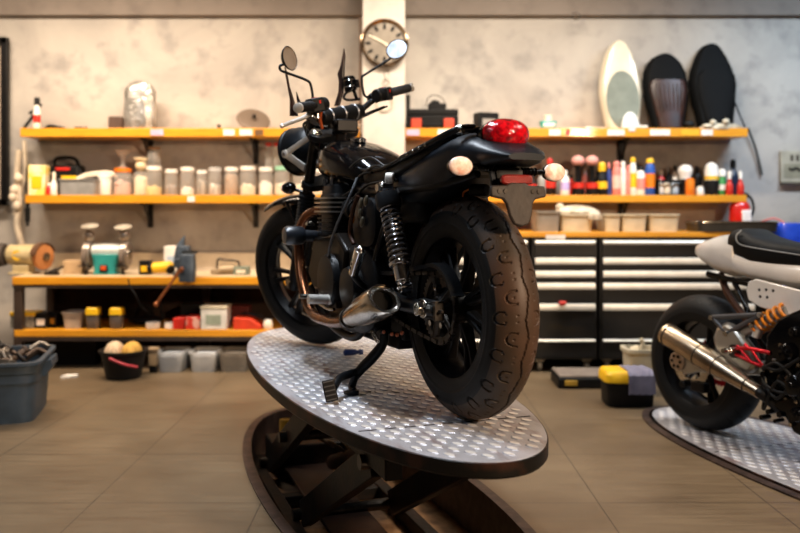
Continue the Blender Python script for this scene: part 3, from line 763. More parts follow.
for s in (1, -1):
    a = f_lo+V((0, s*.097, 0))
    SM().cyl(a-FD*.03, a+FD*.24, .027, n=24).lathe([(.024, -.05), (.03, -.03), (.027, 0)], a, FD).out('fork_slider', blk_satin, bike)
    m = SM()
    for i in range(11): m.lathe([(.026, 0), (.034, .007), (.026, .014)], a+FD*(.24+.0145*i), FD, 24)
    m.out('fork_gaiter', rubber, bike)
    SM().cyl(a+FD*.39, a+FD*.655, .0215, n=24).out('fork_tube', mat('dark_fork_tube', '#2a2826', .22, .8), bike)
    SM().cyl(a+FD*.645, a+FD*.668, .026, n=24).lathe([(.02, 0), (.02, .006), (.012, .01), (.001, .01)], a+FD*.668, FD).out('fork_cap', steel, bike, bev=.002)
SM().cyl(FA+V((0, -.12, 0)), FA+V((0, .12, 0)), .012).cyl(FA+V((0, .11, 0)), FA+V((0, .125, 0)), .018, n=6).out('front_axle', steel, bike)
for z in (.42, .63):
    c = f_lo+FD*z
    SM().loft([sell(c+FD*q+V((-.012, 0, 0)), .045, .13, (.9063, 0, .4226), (0, 1, 0), 32, 3.5) for q in (0, .026)]).out('triple_clamp', blk_satin, bike, bev=.003)
# front mudguard
m = SM(); secs = []
for i in range(24):
    a = math.radians(66+76*i/23); d = V((math.cos(a), 0, math.sin(a))); c = FA+d*.345; ring = []
    for j in range(11): b = -1.2+2.4*j/10; ring.append(c+V((0, .067*math.sin(b), 0))+d*(.04*math.cos(b)-.025))
    for j in range(10, -1, -1): b = -1.2+2.4*j/10; ring.append(c+V((0, .064*math.sin(b), 0))+d*(.04*math.cos(b)-.0285))
    secs.append(ring)
m.loft(secs)
for s in (1, -1): m.tube([FA+V((-.02, s*.065, .34)), f_lo+FD*.2+V((0, s*.085, 0))], .008, smooth=False)
m.out('front_mudguard', blk_gloss, bike, ang=50)
# headlight
hc = f_lo+FD*.5+V((.11, 0, .082)); ax = V((1, 0, -.12)).normalized()
hl = SM().lathe([(.005, -.1), (.04, -.093), (.07, -.075), (.09, -.045), (.098, 0), (.1, .03), (.1, .045)], hc, ax, 40).out('headlight', blk_satin, bike, ang=50)
SM().lathe([(.1, .04), (.104, .045), (.104, .055), (.095, .06), (.09, .052)], hc, ax, 40).out('headlight_rim', blk_satin, hl)
SM().lathe([(.094, .05), (.08, .06), (.04, .068), (.001, .07)], hc, ax, 40).out('headlight_lens', mat('clear_lens', '#dfe4e6', .08, 0, trans=.7), hl)
for s in (1, -1):
    e = hc+V((0, s*.112, 0)); ft = f_lo+V((0, s*.1, 0))
    m = SM()
    for z in (.65, .515):
        p = ft+FD*z+V((.02, s*.012, 0))
        m.loft([sell(p, .017, .005, FD, (0, 1, 0), 14, 4), sell((p+e)/2, .015, .005, FD, (0, 1, 0), 14, 4), sell(e, .017, .005, FD, (0, 1, 0), 14, 4)])
    m.cyl(e-V((0, .004, 0)), e+V((0, s*.008, 0)), .017, n=20)
    o = m.out('headlight_bracket', mat('pale_alloy', '#d8d4cc', .3, .6), bike)
    SM().cyl(e+V((0, s*.008, 0)), e+V((0, s*.014, 0)), .009, n=6).out('bracket_bolt', chrome, o)
    # front turn signal
    sc = hc+V((.0, s*.13, -.14))
    g = SM().tube([f_lo+FD*.4+V((.0, s*.1, 0)), sc], .007).ell(sc, (.034, .027, .025), 20, 12).out('front_turn_signal', blk_gloss, bike)
    SM().ell(sc+V((.012, 0, 0)), (.027, .024, .022), 20, 12).out('signal_lens', amber, g)
# clocks
gc = f_lo+FD*.68+V((.075, 0, .02))
gg = SM().lathe([(.03, -.05), (.05, -.035), (.056, 0), (.056, .008)], gc, V((-.5, 0, .86)), 32).out('speedometer', blk_gloss, bike)
SM().lathe([(.05, .004), (.001, .009)], gc, V((-.5, 0, .86)), 32).out('dial_glass', mat('dial_glass', '#2c3034', .05, coat=1), gg)
# handlebar: clamp, bar, grips, switches, levers, mirrors
hb = f_lo+FD*.725+V((-.035, 0, 0))
def hp(y, back, up): return hb+V((-back, y, up))
bar = [hp(.34, .125, .05), hp(.25, .09, .05), hp(.18, .05, .035), hp(.11, .0, .0), hp(0, 0, 0), hp(-.11, .0, 0), hp(-.17, .04, .035), hp(-.23, .075, .05), hp(-.32, .105, .055)]
SM().tube(bar, .0125, n=14).out('handlebar', blk_satin, bike)
SM().cyl(hp(.12, 0, 0), hp(-.12, 0, 0), .031, n=24).cyl(hp(.07, 0, -.05), hp(.07, 0, 0), .015).cyl(hp(-.07, 0, -.05), hp(-.07, 0, 0), .015).out('bar_pad', leather_blk, bike, bev=.006)
m = SM()
for y in (.075, .0, -.075): m.torus(hp(y, 0, 0), (0, 1, 0), .032, .0028, 28, 6)
m.out('bar_pad_strap', mat('grey_strap', '#8a8c90', .35, .5), bike)
for s in (1, -1):
    a, b = (hp(.35, .128, .05), hp(.24, .09, .05)) if s > 0 else (hp(-.335, .105, .06), hp(-.225, .075, .052)); ax = (b-a).normalized()
    g = SM().cyl(a, b, .0175, n=20)
    for i in range(9): g.torus(a+ax*(.01+.011*i), ax, .0175, .0018, 20, 6)
    g = g.out('handlebar_grip', mat('grip_rubber', '#2c2c2e', .5, 0) if s < 0 else rubber, bike)
    SM().lathe([(.016, 0), (.0185, .003), (.0185, .014), (.008, .018), (.001, .018)], a, -ax, 24).out('bar_end_weight', mat('bright_bar_end', '#d8d4cc', .3, .6), g)
    c = b+ax*.02
    sw = SM().box(c, (.06, .055, .055), Matrix.Rotation(-s*.35, 3, 'Z')).cyl(c+V((0, s*.03, 0)), c-V((0, s*.055, 0)), .027).out('switch_housing', blk_plast, bike, bev=.006)
    SM().box(c+V((-.028, 0, .01)), (.008, .014, .012)).box(c+V((-.0, 0, .027)), (.016, .016, .006)).out('kill_switch', red_pl, sw)
    # lever and perch
    lp = c+ax*.035+V((.02, 0, -.005))
    SM().cyl(lp+V((-.02, 0, -.012)), lp+V((.02, 0, .012)), .015).box(lp, (.04, .03, .028)).out('lever_perch', steel if s > 0 else blk_satin, bike, bev=.004)
    if s < 0: SM().tube([lp+V((.03, 0, 0)), lp+V((.05, s*.04, 0)), lp-ax*.1+V((.045, 0, -.005)), lp-ax*.165+V((.035, 0, -.008))], lambda t: .0075-.003*t+.002*(t > .93), n=12).out('brake_lever', steel, bike)
    else:
        dl = K1.pix(ST(lp))[2]
        lv = MB().tube([D(317, 113, dl), D(310, 114, dl-.02), D(303, 118, dl-.06), D(292, 122, dl-.1), D(282, 126, dl-.14)], lambda t: .0095-.002*t, n=12).ell(D(282, 126, dl-.14), .009, 12, 8)
        lv = lv.out('clutch_lever', mat('pale_alloy', '#d8d4cc', .3, .6), bike)
        MB().cyl(D(311, 110, dl-.01), D(311, 117, dl-.01), .018, n=14).cyl(D(317, 111, dl-.02), D(318, 119, dl-.02), .008, n=10).out('lever_pivot', steel, lv)
# mirrors
def mirror(pivot, pts, cen, nrm, glassy, ra=.047, rb=.047):
    m = MB().cyl(pivot-V((0, 0, .015)), pivot+V((0, 0, .02)), .009).tube([pivot]+pts, .0052, n=10)
    z = V(nrm).normalized(); m.lathe([(.005, -.02), (.03, -.016), (ra-.004, -.004), (ra, .004), (ra-.002, .006), (ra-.004, .003)], cen, z, 36)
    o = m.out('mirror', blk_satin, bike, ang=50)
    MB().lathe([(ra-.004, .0), (ra-.004, .0045), (.0001, .0048)], cen, z, 36).out('mirror_glass', glassy, o)
mg = mat('mirror_glass', '#e8e8ec', .04, 1, '#e0e0e6')
piv = ST(hp(.215, .07, .06)); d0 = K1.pix(piv)[2]
ML = D(289, 58.5, d0-.02)
mirror(piv, [D(311, 86, d0), D(306, 80, d0-.01), D(287, 73, d0-.03), D(280.5, 70, d0-.03), D(280.5, 65.5, d0-.03), D(287, 64, d0-.0)], ML, V((V((.88, -.46, .14)).dot(K1.h), V((.88, -.46, .14)).dot(K1.l), .14)), mat('mirror_glass_tan_reflection', '#c4ad94', .3, .6, '#b8a188'))  # tan reflection of the wall is put into the glass colour
piv = ST(hp(-.2, .06, .06)); d0 = K1.pix(piv)[2]
mirror(piv, [D(367, 97, d0), D(363, 90, d0), D(362, 78, d0), D(366, 74, d0), D(388, 60, d0), D(394, 54, d0+.02)], D(397, 49.5, d0), V((V((-.3, -.88, .34)).dot(K1.h), V((-.3, -.88, .34)).dot(K1.l), .34)), mat('mirror_glass_pale_reflection', '#d4dce8', .2, .45, '#a4b0c0', scale=30))  # bright bluish reflection is painted into this glass colour
# gauge on stalk with looped cable
d0 = K1.pix(ST(hp(-.13, .02, .03)))[2]
o = MB().cyl(D(351, 91, d0), D(349, 78, d0), .026, n=24).cyl(D(349, 78, d0), D(348.8, 76.5, d0), .022, n=24).cyl(D(357, 88, d0), D(355.5, 80, d0), .013, n=16).cyl(D(357, 100, d0), D(353, 88, d0), .007)
o = o.out('brake_fluid_reservoir', blk_gloss, bike, bev=.002)
MB().torus(D(349.3, 80.5, d0), D(349, 78, d0)-D(351, 91, d0), .0265, .002, 28, 6).torus(D(350.3, 87, d0), D(349, 78, d0)-D(351, 91, d0), .0265, .002, 28, 6).out('reservoir_ring', chrome, o)
MB().tube([D(352, 90, d0), D(346, 93, d0), D(344, 98, d0), D(349, 100, d0), D(360, 99, d0)], .0055).out('reservoir_hose', rubber, bike)
# wind deflector blades either side of the headlight
def blade(pts, d, th, name):
    m = MB(); secs = []
    for (a, b, w) in pts:
        c = D(a, b, d); ww = w*d/F/2; secs.append(sell(c, ww, th, K1_r, K1_f, 14, 2.6))
    return m.loft(secs).out(name, mat('smoked_brown_plastic', '#1c1512', .3, 0, '#33201a', scale=18), bike)
K1_r = V((K1.h.x, K1.l.x, 0)).normalized(); K1_f = V((K1.h.y, K1.l.y, 0)).normalized()
blade([(344, 49, 1), (344, 56, 3.2), (342.5, 66, 4.5), (341, 74, 7.5), (341.5, 82, 5.5), (341, 92, 5.5), (337, 106, 6)], 3.52, .009, 'screen_blade')
blade([(285, 66, 1), (286.5, 75, 2.6), (289, 88, 2.8), (292, 100, 4.5), (294, 116, 9)], 3.3, .009, 'screen_blade')
blade([(296.5, 92, .8), (298, 99, 3), (301, 108, 5)], 3.3, .007, 'screen_spike')
# cables from the bars to the frame
m = SM()
m.tube([hp(.22, .05, 0), hp(.16, -.06, -.02), hp(.05, -.1, -.09), hp(.03, -.04, -.2), hp(.02, .02, -.26)], .005)
m.tube([hp(-.22, .05, 0), hp(-.16, -.06, -.03), hp(-.05, -.1, -.1), hp(-.02, -.04, -.2)], .005)
m.tube([hp(-.24, .05, 0), hp(-.12, -.07, -.05), hp(.0, -.09, -.14), hp(.04, -.03, -.25)], .004)
m.tube([hp(.24, .05, 0), hp(.14, -.07, -.06), hp(.06, -.04, -.2)], .004)
m.out('control_cables', rubber, bike)
MB().box(D(345, 126, 3.4), (.06, .09, .05)).cyl(D(333, 122, 3.35), D(352, 121, 3.45), .014).ell(D(327, 121, 3.4), (.02, .02, .012)).out('yoke_hardware', blk_metal, bike, bev=.006)
MB().tube([D(322, 108, 3.2), D(320, 118, 3.25), D(322, 128, 3.3)], .006).out('orange_wire', mat('orange_sleeve', '#c0561c', .5), bike)
# ------------------------------------------------------------------ the white cafe racer
racer = thing('motorcycle', 'white cafe racer motorcycle with black ribbed seat and upswept titanium exhaust on floor level lift', 'motorcycle', K2.O, K2.rz)
B2 = K2.B
RB = V((0, 0, .318))
def race_tread(s, v):
    a = abs(v)
    if .02 < a < .07:
        x = (s/.07) % 1; y = (a-.02)/.05
        if abs(x-.2-.5*y) < .035: return .003
    return 0
m = MB(); tyre_mesh(m, RB, .318, .178, .222, .088, 420, 60, race_tread); m.out('rear_tire', tyre_clean, racer, ang=60)
r2 = spoke_rim(MB(), RB, .218, .05, .13, 5).out('rear_wheel', blk_metal, racer)
MB().lathe([(.03, -.1), (.05, -.08), (.04, 0), (.05, .08), (.03, .1)], RB, (0, 1, 0)).out('hub', darksteel, r2)
gear_ring(MB(), RB, .125, .095).out('sprocket', mat('red_anodised', '#c01822', .3, .6, '#9c1018'), r2)
rd = mat('red_anodised', '#b01820', .3, .7, '#8c1018')
disc_rotor(MB(), RB, .075, .11, -.09).out('brake_disc', steel, racer)
MB().box(RB+V((.06, -.095, -.1)), (.08, .045, .045)).cyl(RB+V((-.03, -.12, -.1)), RB+V((-.03, -.09, -.1)), .018).out('brake_caliper', blk_metal, racer, bev=.006)
# swingarm and wheel carrier plate
silver = mat('satin_silver', '#b4b0a8', .35, .85, '#9c988f', scale=8)
for s in (-1, 1):
    P = [(-.06, .035), (-.06, -.03), (.02, -.045), (.1, -.02), (.3, .0), (.5, .03), (.52, .09), (.3, .07), (.1, .05), (.0, .05)]
    MB().prism(P, RB+V((0, s*.125, 0)), (1, 0, 0), (0, 0, 1), (0, 1, 0), .035).out('swingarm', silver, racer, bev=.008)
hx = MB().cyl(RB+V((-.03, -.142, .01)), RB+V((-.03, -.156, .01)), .045, n=8).out('axle_plate', mat('tan_metal', '#b09880', .4, .7), racer, bev=.004)
m = MB()
for i in range(6):
    t = 2*PI*i/6; m.cyl(RB+V((-.03+.026*math.cos(t), -.154, .01+.026*math.sin(t))), RB+V((-.03+.026*math.cos(t), -.159, .01+.026*math.sin(t))), .008, n=10)
m.outs('axle_plate_hole', blk_metal, hx)
# rounded alloy engine sprocket style cover and triangulated heel plate
P = [(.215, .42), (.2, .47), (.22, .52), (.27, .55), (.33, .53), (.42, .44), (.44, .38), (.4, .34), (.28, .35)]
cv = MB().prism(P, (0, -.15, 0), (1, 0, 0), (0, 0, 1), (0, 1, 0), .05).out('alloy_cover', silver, racer, bev=.02)
MB().lathe([(.03, 0), (.03, .01), (.001, .012)], (.33, -.175, .43), (0, -1, 0)).out('cover_hub', darksteel, cv)
m = MB(); hpz = mat('grey_plate', '#55565a', .4, .6)
A_, B_, C_ = V((.2, -.165, .56)), V((.46, -.165, .60)), V((.28, -.165, .50))
for p, q in ((A_, B_), (B_, C_), (C_, A_)): m.tube([p, q], .012, smooth=False)
hplate = m.out('heel_plate', hpz, racer)
m = MB()
for p in (A_, B_, C_, V((.42, -.165, .55))): m.cyl(p+V((0, -.01, 0)), p+V((0, -.018, 0)), .011, n=10)
m.outs('plate_bolt', steel, hplate)
# exhaust
ti = mat('brushed_titanium', '#b8a68e', .27, 1, '#8c7a66', scale=6, stretch=(1, 1, 1))
a, b = B2(762, 394, -.2), B2(666, 333, -.22); ax = (b-a).normalized(); L_ = (b-a).length
def er(t, r): x, y, z = basis(ax); c = a+ax*L_*t; return [c+(x*math.cos(2*PI*i/32)+y*math.sin(2*PI*i/32))*r for i in range(32)]
mf = MB().rings([er(0, .026), er(.1, .028), er(.14, .033), (er(.42, .047)), er(.46, .05), er(.62, .051), er(.98, .052), er(1.0, .05), er(1.0, .044), er(.97, .034), er(.75, .034)]).out('muffler', ti, racer, ang=40)
m = MB()
for t, r in ((.43, .0485), (.62, .0525), (.96, .0535), (.14, .034)): m.torus(a+ax*L_*t, ax, r-.001, .0025, 36, 6)
m.out('muffler_band', darksteel, mf)
MB().rings([er(.9, .0335), er(.89, .0335)]).out('muffler_bore', mat('bore_black', '#0a0908'), mf)  # near-black disc set inside the muffler end
MB().tube([a+ax*.02, a-ax*.012, (.56, -.13, .21), (.72, -.06, .19), (.95, -.06, .19), (1.05, -.08, .32), (1.02, -.08, .5)], .024, n=16).out('exhaust_pipe', blk_metal, racer)
g = [(q[0], q[1]) for q in ((770, 335), (782, 318), (806, 308), (812, 330), (812, 440), (797, 432), (788, 415), (774, 404), (768, 372))]
pl = [B2(a_, b_, -.16) for a_, b_ in g]
MB().prism([(q.x, q.z) for q in pl], (0, -.16, 0), (1, 0, 0), (0, 0, 1), (0, 1, 0), .05).out('engine_side_plate', blk_gloss, racer, bev=.01)
# seat unit
wp = mat('white_gloss_paint', '#e4ddd4', .25, 0, '#dbd4ca', coat=.6)
m = MB(); secs = []
for x, zt, zb, w in ((-.03, .86, .835, .02), (-.01, .878, .815, .055), (.05, .9, .79, .095), (.14, .925, .75, .12), (.22, .935, .735, .128), (.27, .93, .735, .13), (.275, .872, .738, .13), (.35, .85, .73, .125), (.5, .835, .715, .12), (.68, .83, .71, .11), (.72, .82, .72, .09)):
    secs.append(sell((x, 0, (zt+zb)/2), w, (zt-zb)/2, (0, 1, 0), (0, 0, 1), 36, 2.6))
m.loft(secs).out('seat_cowl', wp, racer, ang=40)
m = MB(); secs = []
for x, zt, w, h in ((.225, .94, .1, .05), (.24, .955, .118, .07), (.29, .955, .124, .075), (.36, .925, .122, .07), (.45, .905, .118, .06), (.6, .89, .105, .05), (.7, .885, .085, .045), (.73, .87, .06, .03)):
    secs.append(sell((x, 0, zt-h), w, h, (0, 1, 0), (0, 0, 1), 36, 3))
s2 = m.loft(secs).out('seat', leather_blk, racer, ang=60)
m = MB()
for i in range(9):
    x = .33+.035*i; z = .925-.06*min(1, (x-.33)/.2)**.7*.6 - .012
    m.tube([(x, -.09, z-.012), (x, 0, z+.008), (x, .09, z-.012)], .006)
m.out('seat_rib', leather_blk, s2)
MB().tube([(.3, -.1, .95), (.29, -.122, .925), (.31, -.125, .89), (.4, -.124, .875), (.6, -.11, .855)], .003).out('seat_seam', mat('grey_thread', '#8a8c8c', .6), s2)
# side number panel with holes
for s in (-1, 1):
    c = [(.35, .69), (.36, .73), (.4, .745), (.72, .70), (.74, .66), (.72, .63), (.66, .63), (.6, .6), (.42, .625), (.36, .65)]
    sp = MB().prism(c, (0, s*.125, 0), (1, 0, 0), (0, 0, 1), (0, 1, 0), .012).out('side_panel', wp, racer, bev=.006)
    m = MB()
    for (x, z) in ((.42, .70), (.455, .703), (.49, .702), (.425, .672), (.46, .672)): m.cyl((x, s*.1305, z), (x, s*.1325, z), .0065, n=14)
    m.out('panel_hole', mat('hole_dark', '#3c3a38', .7), sp)
# frame, rear loop, shock, rearset
m = MB()
for s in (-1, 1):
    m.tube([(.1, s*.09, .745), (.4, s*.11, .715), (.72, s*.1, .72), (1.05, s*.03, .86)], .013)
    m.tube([(.72, s*.1, .72), (.56, s*.12, .5), (.5, s*.12, .3), (.62, s*.12, .17), (.95, s*.1, .17), (1.08, s*.04, .7)], .015)
    m.tube([(.25, s*.1, .735), (.36, s*.14, .62), (.42, s*.145, .5), (.5, s*.13, .42)], .012)
m.out('frame', blk_gloss, racer)
MB().tube([(.14, -.05, .745), (.22, -.09, .66), (.34, -.1, .55)], .016, n=6).out('rear_stay', mat('bronze_stay', '#5c3c2c', .4, .6), racer)
p, q = V((.40, -.135, .54)), V((.56, -.135, .625))
so = MB().cyl(p, q, .02).cyl(p-(q-p)*.35, p, .026).lathe([(.034, 0), (.034, .012)], p, q-p).out('rear_shock', alu, racer)
spring(MB(), p, q, .034, .0075, 5.5).out('coil_spring', mat('orange_spring', '#d8801c', .35), so)
m = MB()
m.tube([(.33, -.19, .44), (.42, -.195, .455), (.52, -.185, .45)], .009).tube([(.35, -.19, .42), (.44, -.195, .40), (.53, -.185, .385)], .008).tube([(.42, -.195, .455), (.4, -.195, .47)], .008).tube([(.36, -.195, .46), (.44, -.2, .40)], .006).tube([(.44, -.2, .45), (.5, -.195, .385)], .006)
rs_ = m.out('rearset', rd, racer)
MB().cyl((.35, -.19, .44), (.35, -.27, .44), .011).torus((.35, -.25, .44), (0, 1, 0), .011, .003, 16, 6).torus((.35, -.23, .44), (0, 1, 0), .011, .003, 16, 6).out('footpeg', steel, racer)
MB().tube([(.53, -.185, .42), (.56, -.16, .43)], .012).cyl((.53, -.19, .385), (.53, -.15, .385), .012).out('rearset_bolt', steel, rs_)
MB().cyl((.42, -.15, .5), (.44, -.14, .58), .02).cyl((.44, -.14, .58), (.445, -.14, .6), .024).out('brake_reservoir', mat('frosted_plastic', '#b8b4ac', .4), racer)
# engine block, tank, front end
m = MB(); m.loft([sell((.78, y, .33), a_, b_, (1, 0, 0), (0, 0, 1), 30, 3.5) for y, a_, b_ in ((-.17, .2, .13), (-.15, .22, .15), (.15, .22, .15), (.17, .2, .13))])
m.box((.82, 0, .55), (.2, .3, .24))
m.out('engine', mat('engine_black', '#17181a'), racer, bev=.01)
m = MB()
for i in range(8): m.loft([sell((.82, 0, .46+.024*i+q_), .115, .17, (1, 0, 0), (0, 1, 0), 24, 6) for q_ in (0, .007)])
m.out('cylinder_fins', blk_metal, racer)
for (x, z, r) in ((.74, .34, .1), (.93, .32, .07)): MB().lathe([(r, 0), (r, .03), (r*.9, .04), (.001, .044)], (x, -.165, z), (0, -1, 0), 36).out('engine_cover', blk_satin, racer)
m = MB()
random.seed(3)
for i in range(12):
    x, z = .49+.03*(i % 4)+random.uniform(-.008, .008), .18+.09*(i//4)+.03*(i % 2); m.cyl((x, -.15, z), (x, -.2, z), random.uniform(.008, .013), n=10)
m.outs('bracket_fitting', blk_gloss, racer)
for (a_, b_, r_) in ((786, 352, .035), (792, 385, .045), (797, 415, .03), (782, 378, .018), (794, 332, .022)):
    q = B2(a_, b_, -.2); MB().lathe([(r_, 0), (r_, .02), (r_*.8, .028), (r_*.3, .03), (r_*.25, .036), (.001, .037)], (q.x, -.184, q.z), (0, -1, 0), 24).out('engine_boss', blk_gloss, racer)
for (a_, b_) in ((780, 345), (788, 367), (785, 398), (796, 402), (777, 388), (790, 425), (798, 365)):
    q = B2(a_, b_, -.2); MB().cyl((q.x, -.184, q.z), (q.x, -.2, q.z), .008, n=6).out('engine_bolt', steel, racer)
m = MB()
for i in range(5): z0 = random.uniform(.22, .4); m.tube([(.46, -.14, z0), (.5, -.2, z0+random.uniform(-.06, .06)), (.58, -.215, z0+random.uniform(-.1, .1)), (.66, -.19, z0+random.uniform(-.12, .12))], .007)
m.out('hoses', blk_plast, racer)
m = MB(); secs = []
for x, zc, w, h in ((.72, .82, .07, .05), (.76, .84, .11, .09), (.9, .87, .15, .11), (1.05, .88, .15, .11), (1.15, .87, .1, .07)): secs.append(sell((x, 0, zc), w, h, (0, 1, 0), (0, 0, 1), 32, 2.6))
m.loft(secs).out('fuel_tank', wp, racer, ang=60)
FB = V((1.42, 0, .31))
m = MB(); tyre_mesh(m, FB, .31, .12, .222, .08, 160, 30); m.out('front_tire', tyre_clean, racer, ang=60)
spoke_rim(MB(), FB, .218, .05, .08, 5).out('front_wheel', blk_metal, racer)
disc_rotor(MB(), FB, .11, .15, -.07).out('brake_disc', steel, racer)
for s in (-1, 1):
    MB().cyl(FB+V((0, s*.1, 0)), FB+V((-.17, s*.1, .38)), .03).cyl(FB+V((-.17, s*.1, .38)), FB+V((-.28, s*.1, .6)), .022).out('fork_leg', blk_satin, racer)
    MB().tube([FB+V((-.27, s*.1, .57)), FB+V((-.27, s*.25, .58)), FB+V((-.34, s*.36, .56))], .012).out('clip_on_bar', blk_satin, racer)
MB().loft([sell(FB+V((-.26, 0, z)), .05, .13, (1, 0, 0), (0, 1, 0), 24, 3) for z in (.5, .53)]).out('triple_clamp', blk_satin, racer)
MB().cyl(FB+V((0, -.11, 0)), FB+V((0, .11, 0)), .014).out('front_axle', steel, racer)
MB().lathe([(.01, -.1), (.07, -.07), (.095, 0), (.095, .03), (.06, .045), (.001, .05)], FB+V((-.1, 0, .5)), (1, 0, 0), 32).out('headlight', wp, racer)
MB().tube([(.62, .14, .16), (.66, .2, .08), (.68, .24, .004)], .012).ell((.68, .24, .006), (.03, .02, .005)).out('side_stand', blk_satin, racer)
# ------------------------------------------------------------------ shelves, benches, cabinets
DS = 5.9                                   # distance of the shelf fronts
ZS1, ZS2 = 1.627, 1.161
black_br = mat('bracket_black', '#1a1816', .5, .3)
def shelf(name, label, x0, x1, z, th, y0, brackets, labels, up=.17):
    t = thing(name, label, 'shelf', ((x0+x1)/2, 6.2, z))
    xc = (x0+x1)/2
    MB().box((0, (y0-6.2)/2, -th/2), (x1-x0, 6.2-y0-.002, th)).out('board', wood, t, bev=.003)
    for bx in brackets:
        m = MB(); x = bx-xc
        m.box((x, -.012, -th-.005-up/2), (.05 if up > .2 else .035, .02, up)).box((x, -.11, -th-.006), (.035, .2, .012))
        m.prism([(-.19, -.0), (-.165, -.0), (-.012, -.14), (-.012, -.165)], (x, 0, -th-.008), (0, 1, 0), (0, 0, 1), (1, 0, 0), .012)
        m.out('bracket', black_br, t)
    for lx, w, col in labels:
        MB().box((lx-xc, y0-6.2-.0015, -th*.5), (w, .002, th*.7)).out('shelf_label', col, t, smooth=False)
    return t
lab_w = mat('label_white', '#e9e0d6', .6); lab_p = mat('label_lilac', '#c8a8c0', .6); lab_d = mat('label_dark', '#6b4a28', .6); lab_y = mat('label_yellow', '#f0b020', .6)
xs = lambda p: X(p, DS)
bk = [X(147, 6.1), X(254, 6.1)]
shelf('wall_shelf', 'upper orange wooden wall shelf left of the concrete pillar', xs(20), xs(362)-.02, ZS1, .06, DS, bk, [(xs(229), .08, lab_w), (xs(246), .09, lab_w), (xs(259), .06, lab_d), (xs(157), .09, lab_p)])
shelf('wall_shelf', 'lower orange wooden wall shelf left of the pillar, lined with glass jars', xs(25), xs(362)-.02, ZS2, .056, DS, bk, [(xs(191), .05, lab_w)])
bk2 = [X(624, 6.1), X(470, 6.1)]
shelf('wall_shelf', 'upper orange wooden wall shelf right of the pillar, carrying motorcycle seats', xs(405), xs(748), ZS1, .06, DS, bk2, [(xs(413), .09, lab_p), (xs(447), .13, lab_w), (xs(555), .08, lab_w), (xs(568), .03, red_pl), (xs(616), .12, lab_w), (xs(660), .14, lab_w), (xs(690), .12, lab_y), (xs(707), .08, lab_w)], up=.395)
shelf('wall_shelf', 'lower orange wooden wall shelf right of the pillar, crowded with bottles and sprays', xs(405), xs(747), ZS2, .05, DS, bk2, [])
# diagonal tie on the wall at the right shelf end
MBt = MB().tube([W(748, 128, 6.16), W(756, 150, 6.17), W(762, 175, 6.18)], .008)
tag(MBt.out('shelf_stay', black_br), 'thin black diagonal stay on the wall at right end of the shelves', 'bracket')

# left workbench
bench_m = mat('bench_frame_brown', '#3a2c22', .6, .1, '#2c2019', scale=9)
x0, x1 = X(12, 5.6), X(362, 5.6)
wb = thing('workbench', 'long orange-topped workbench with a lower shelf along the left wall', 'workbench', ((x0+x1)/2, 5.9, 0))
w_ = x1-x0
top_m = mat('bench_top_worn', '#cdb898', .5, 0, '#a8906c', scale=5, bump=.05)
MB().box((0, 0, .588), (w_, .6, .05)).out('worktop', wood, wb, bev=.003)
MB().box((0, .012, .6145), (w_-.01, .57, .003)).out('worktop_surface', top_m, wb)
MB().box((0, -.285, .553), (w_, .02, .022)).out('front_rail', bench_m, wb)
MB().box((0, 0, .24), (w_-.02, .58, .045)).out('lower_shelf', wood, wb, bev=.003)
MB().box((0, -.28, .205), (w_-.02, .02, .03)).out('lower_rail', bench_m, wb)
for sx in (-1, 0, 1):
    for sy in (-1, 1):
        if sx == 0 and sy == -1: continue
        MB().box((sx*(w_/2-.03), sy*.26, .2825), (.055, .055, .565)).out('leg', bench_m, wb, bev=.003)
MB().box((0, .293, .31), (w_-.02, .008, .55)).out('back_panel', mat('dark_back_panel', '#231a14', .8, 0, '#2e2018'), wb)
tag(MB().box(((x0+x1)/2, 6.185, .68), (w_, .02, .13)).out('splashback', mat('white_board', '#d8ccb8', .6, 0, '#c8bca8'), bev=.002), 'pale splashback board standing against the wall behind the bench', 'board')

# right cabinets: three black drawer columns under one wooden worktop
cab_m = mat('cabinet_black_paint', '#0e0e0f', .35, .1, '#141312', coat=.1)
bar_m = mat('drawer_bar_alloy', '#e2ddd2', .4, .4, '#d4cec2')
zc = lambda y: 1.05-(y-HY)*5.5/F
def cabinet(label, pa, pb, bars):
    xa, xb = X(pa, 5.5), X(pb, 5.5); w = xb-xa
    t = thing('tool_cabinet', label, 'cabinet', ((xa+xb)/2, 5.8, 0))
    zt, zb = zc(237), .085
    MB().box((0, 0, (zt+zb)/2), (w, .56, zt-zb)).out('carcass', cab_m, t, bev=.004)
    for i, (ya, yb) in enumerate(bars):
        za, ze = zc(ya), zc(yb)
        nxt = zc(bars[i+1][0])+.006 if i+1 < len(bars) else zb+.01
        d = MB().box((0, -.288, (za+nxt)/2), (w-.035, .02, max(.02, za-nxt-.004))).out('drawer', cab_m, t, bev=.002)
        MB().loft([[V((x, -.3+q[0], (za+ze)/2+q[1]*(za-ze)*.4)) for q in ((0, 1), (-.01, .8), (-.016, 0), (-.012, -1), (0, -1))] for x in (-w/2+.02, w/2-.02)]).out('handle_bar', bar_m, d)
    for sx in (-1, 1):
        for sy in (-1, 1):
            c = MB().box((sx*(w/2-.06), sy*.22, .075), (.06, .05, .02)).cyl((sx*(w/2-.06)-.012, sy*.22, .034), (sx*(w/2-.06)+.012, sy*.22, .034), .033, n=20)
            c.out('caster', mat('caster_metal', '#8f8678', .5, .4), t)
    return t
b1 = [(240, 245), (257, 265), (270, 278), (282, 290), (303, 311), (339, 342)]
cabinet('black drawer cabinet directly behind the black motorcycle, nearest the pillar', 402, 530, b1)
cabA = cabinet('narrow black drawer cabinet with a white label, left of the wide cabinet', 532, 598, b1)
tag(MB().box((X(555.5, 5.5), 5.4975, zc(237)-.001), (X(565.5, 5.5)-X(546, 5.5), .003, .03)).out('label_card', lab_w), 'small white label card stuck at the top of the narrow cabinet', 'label')
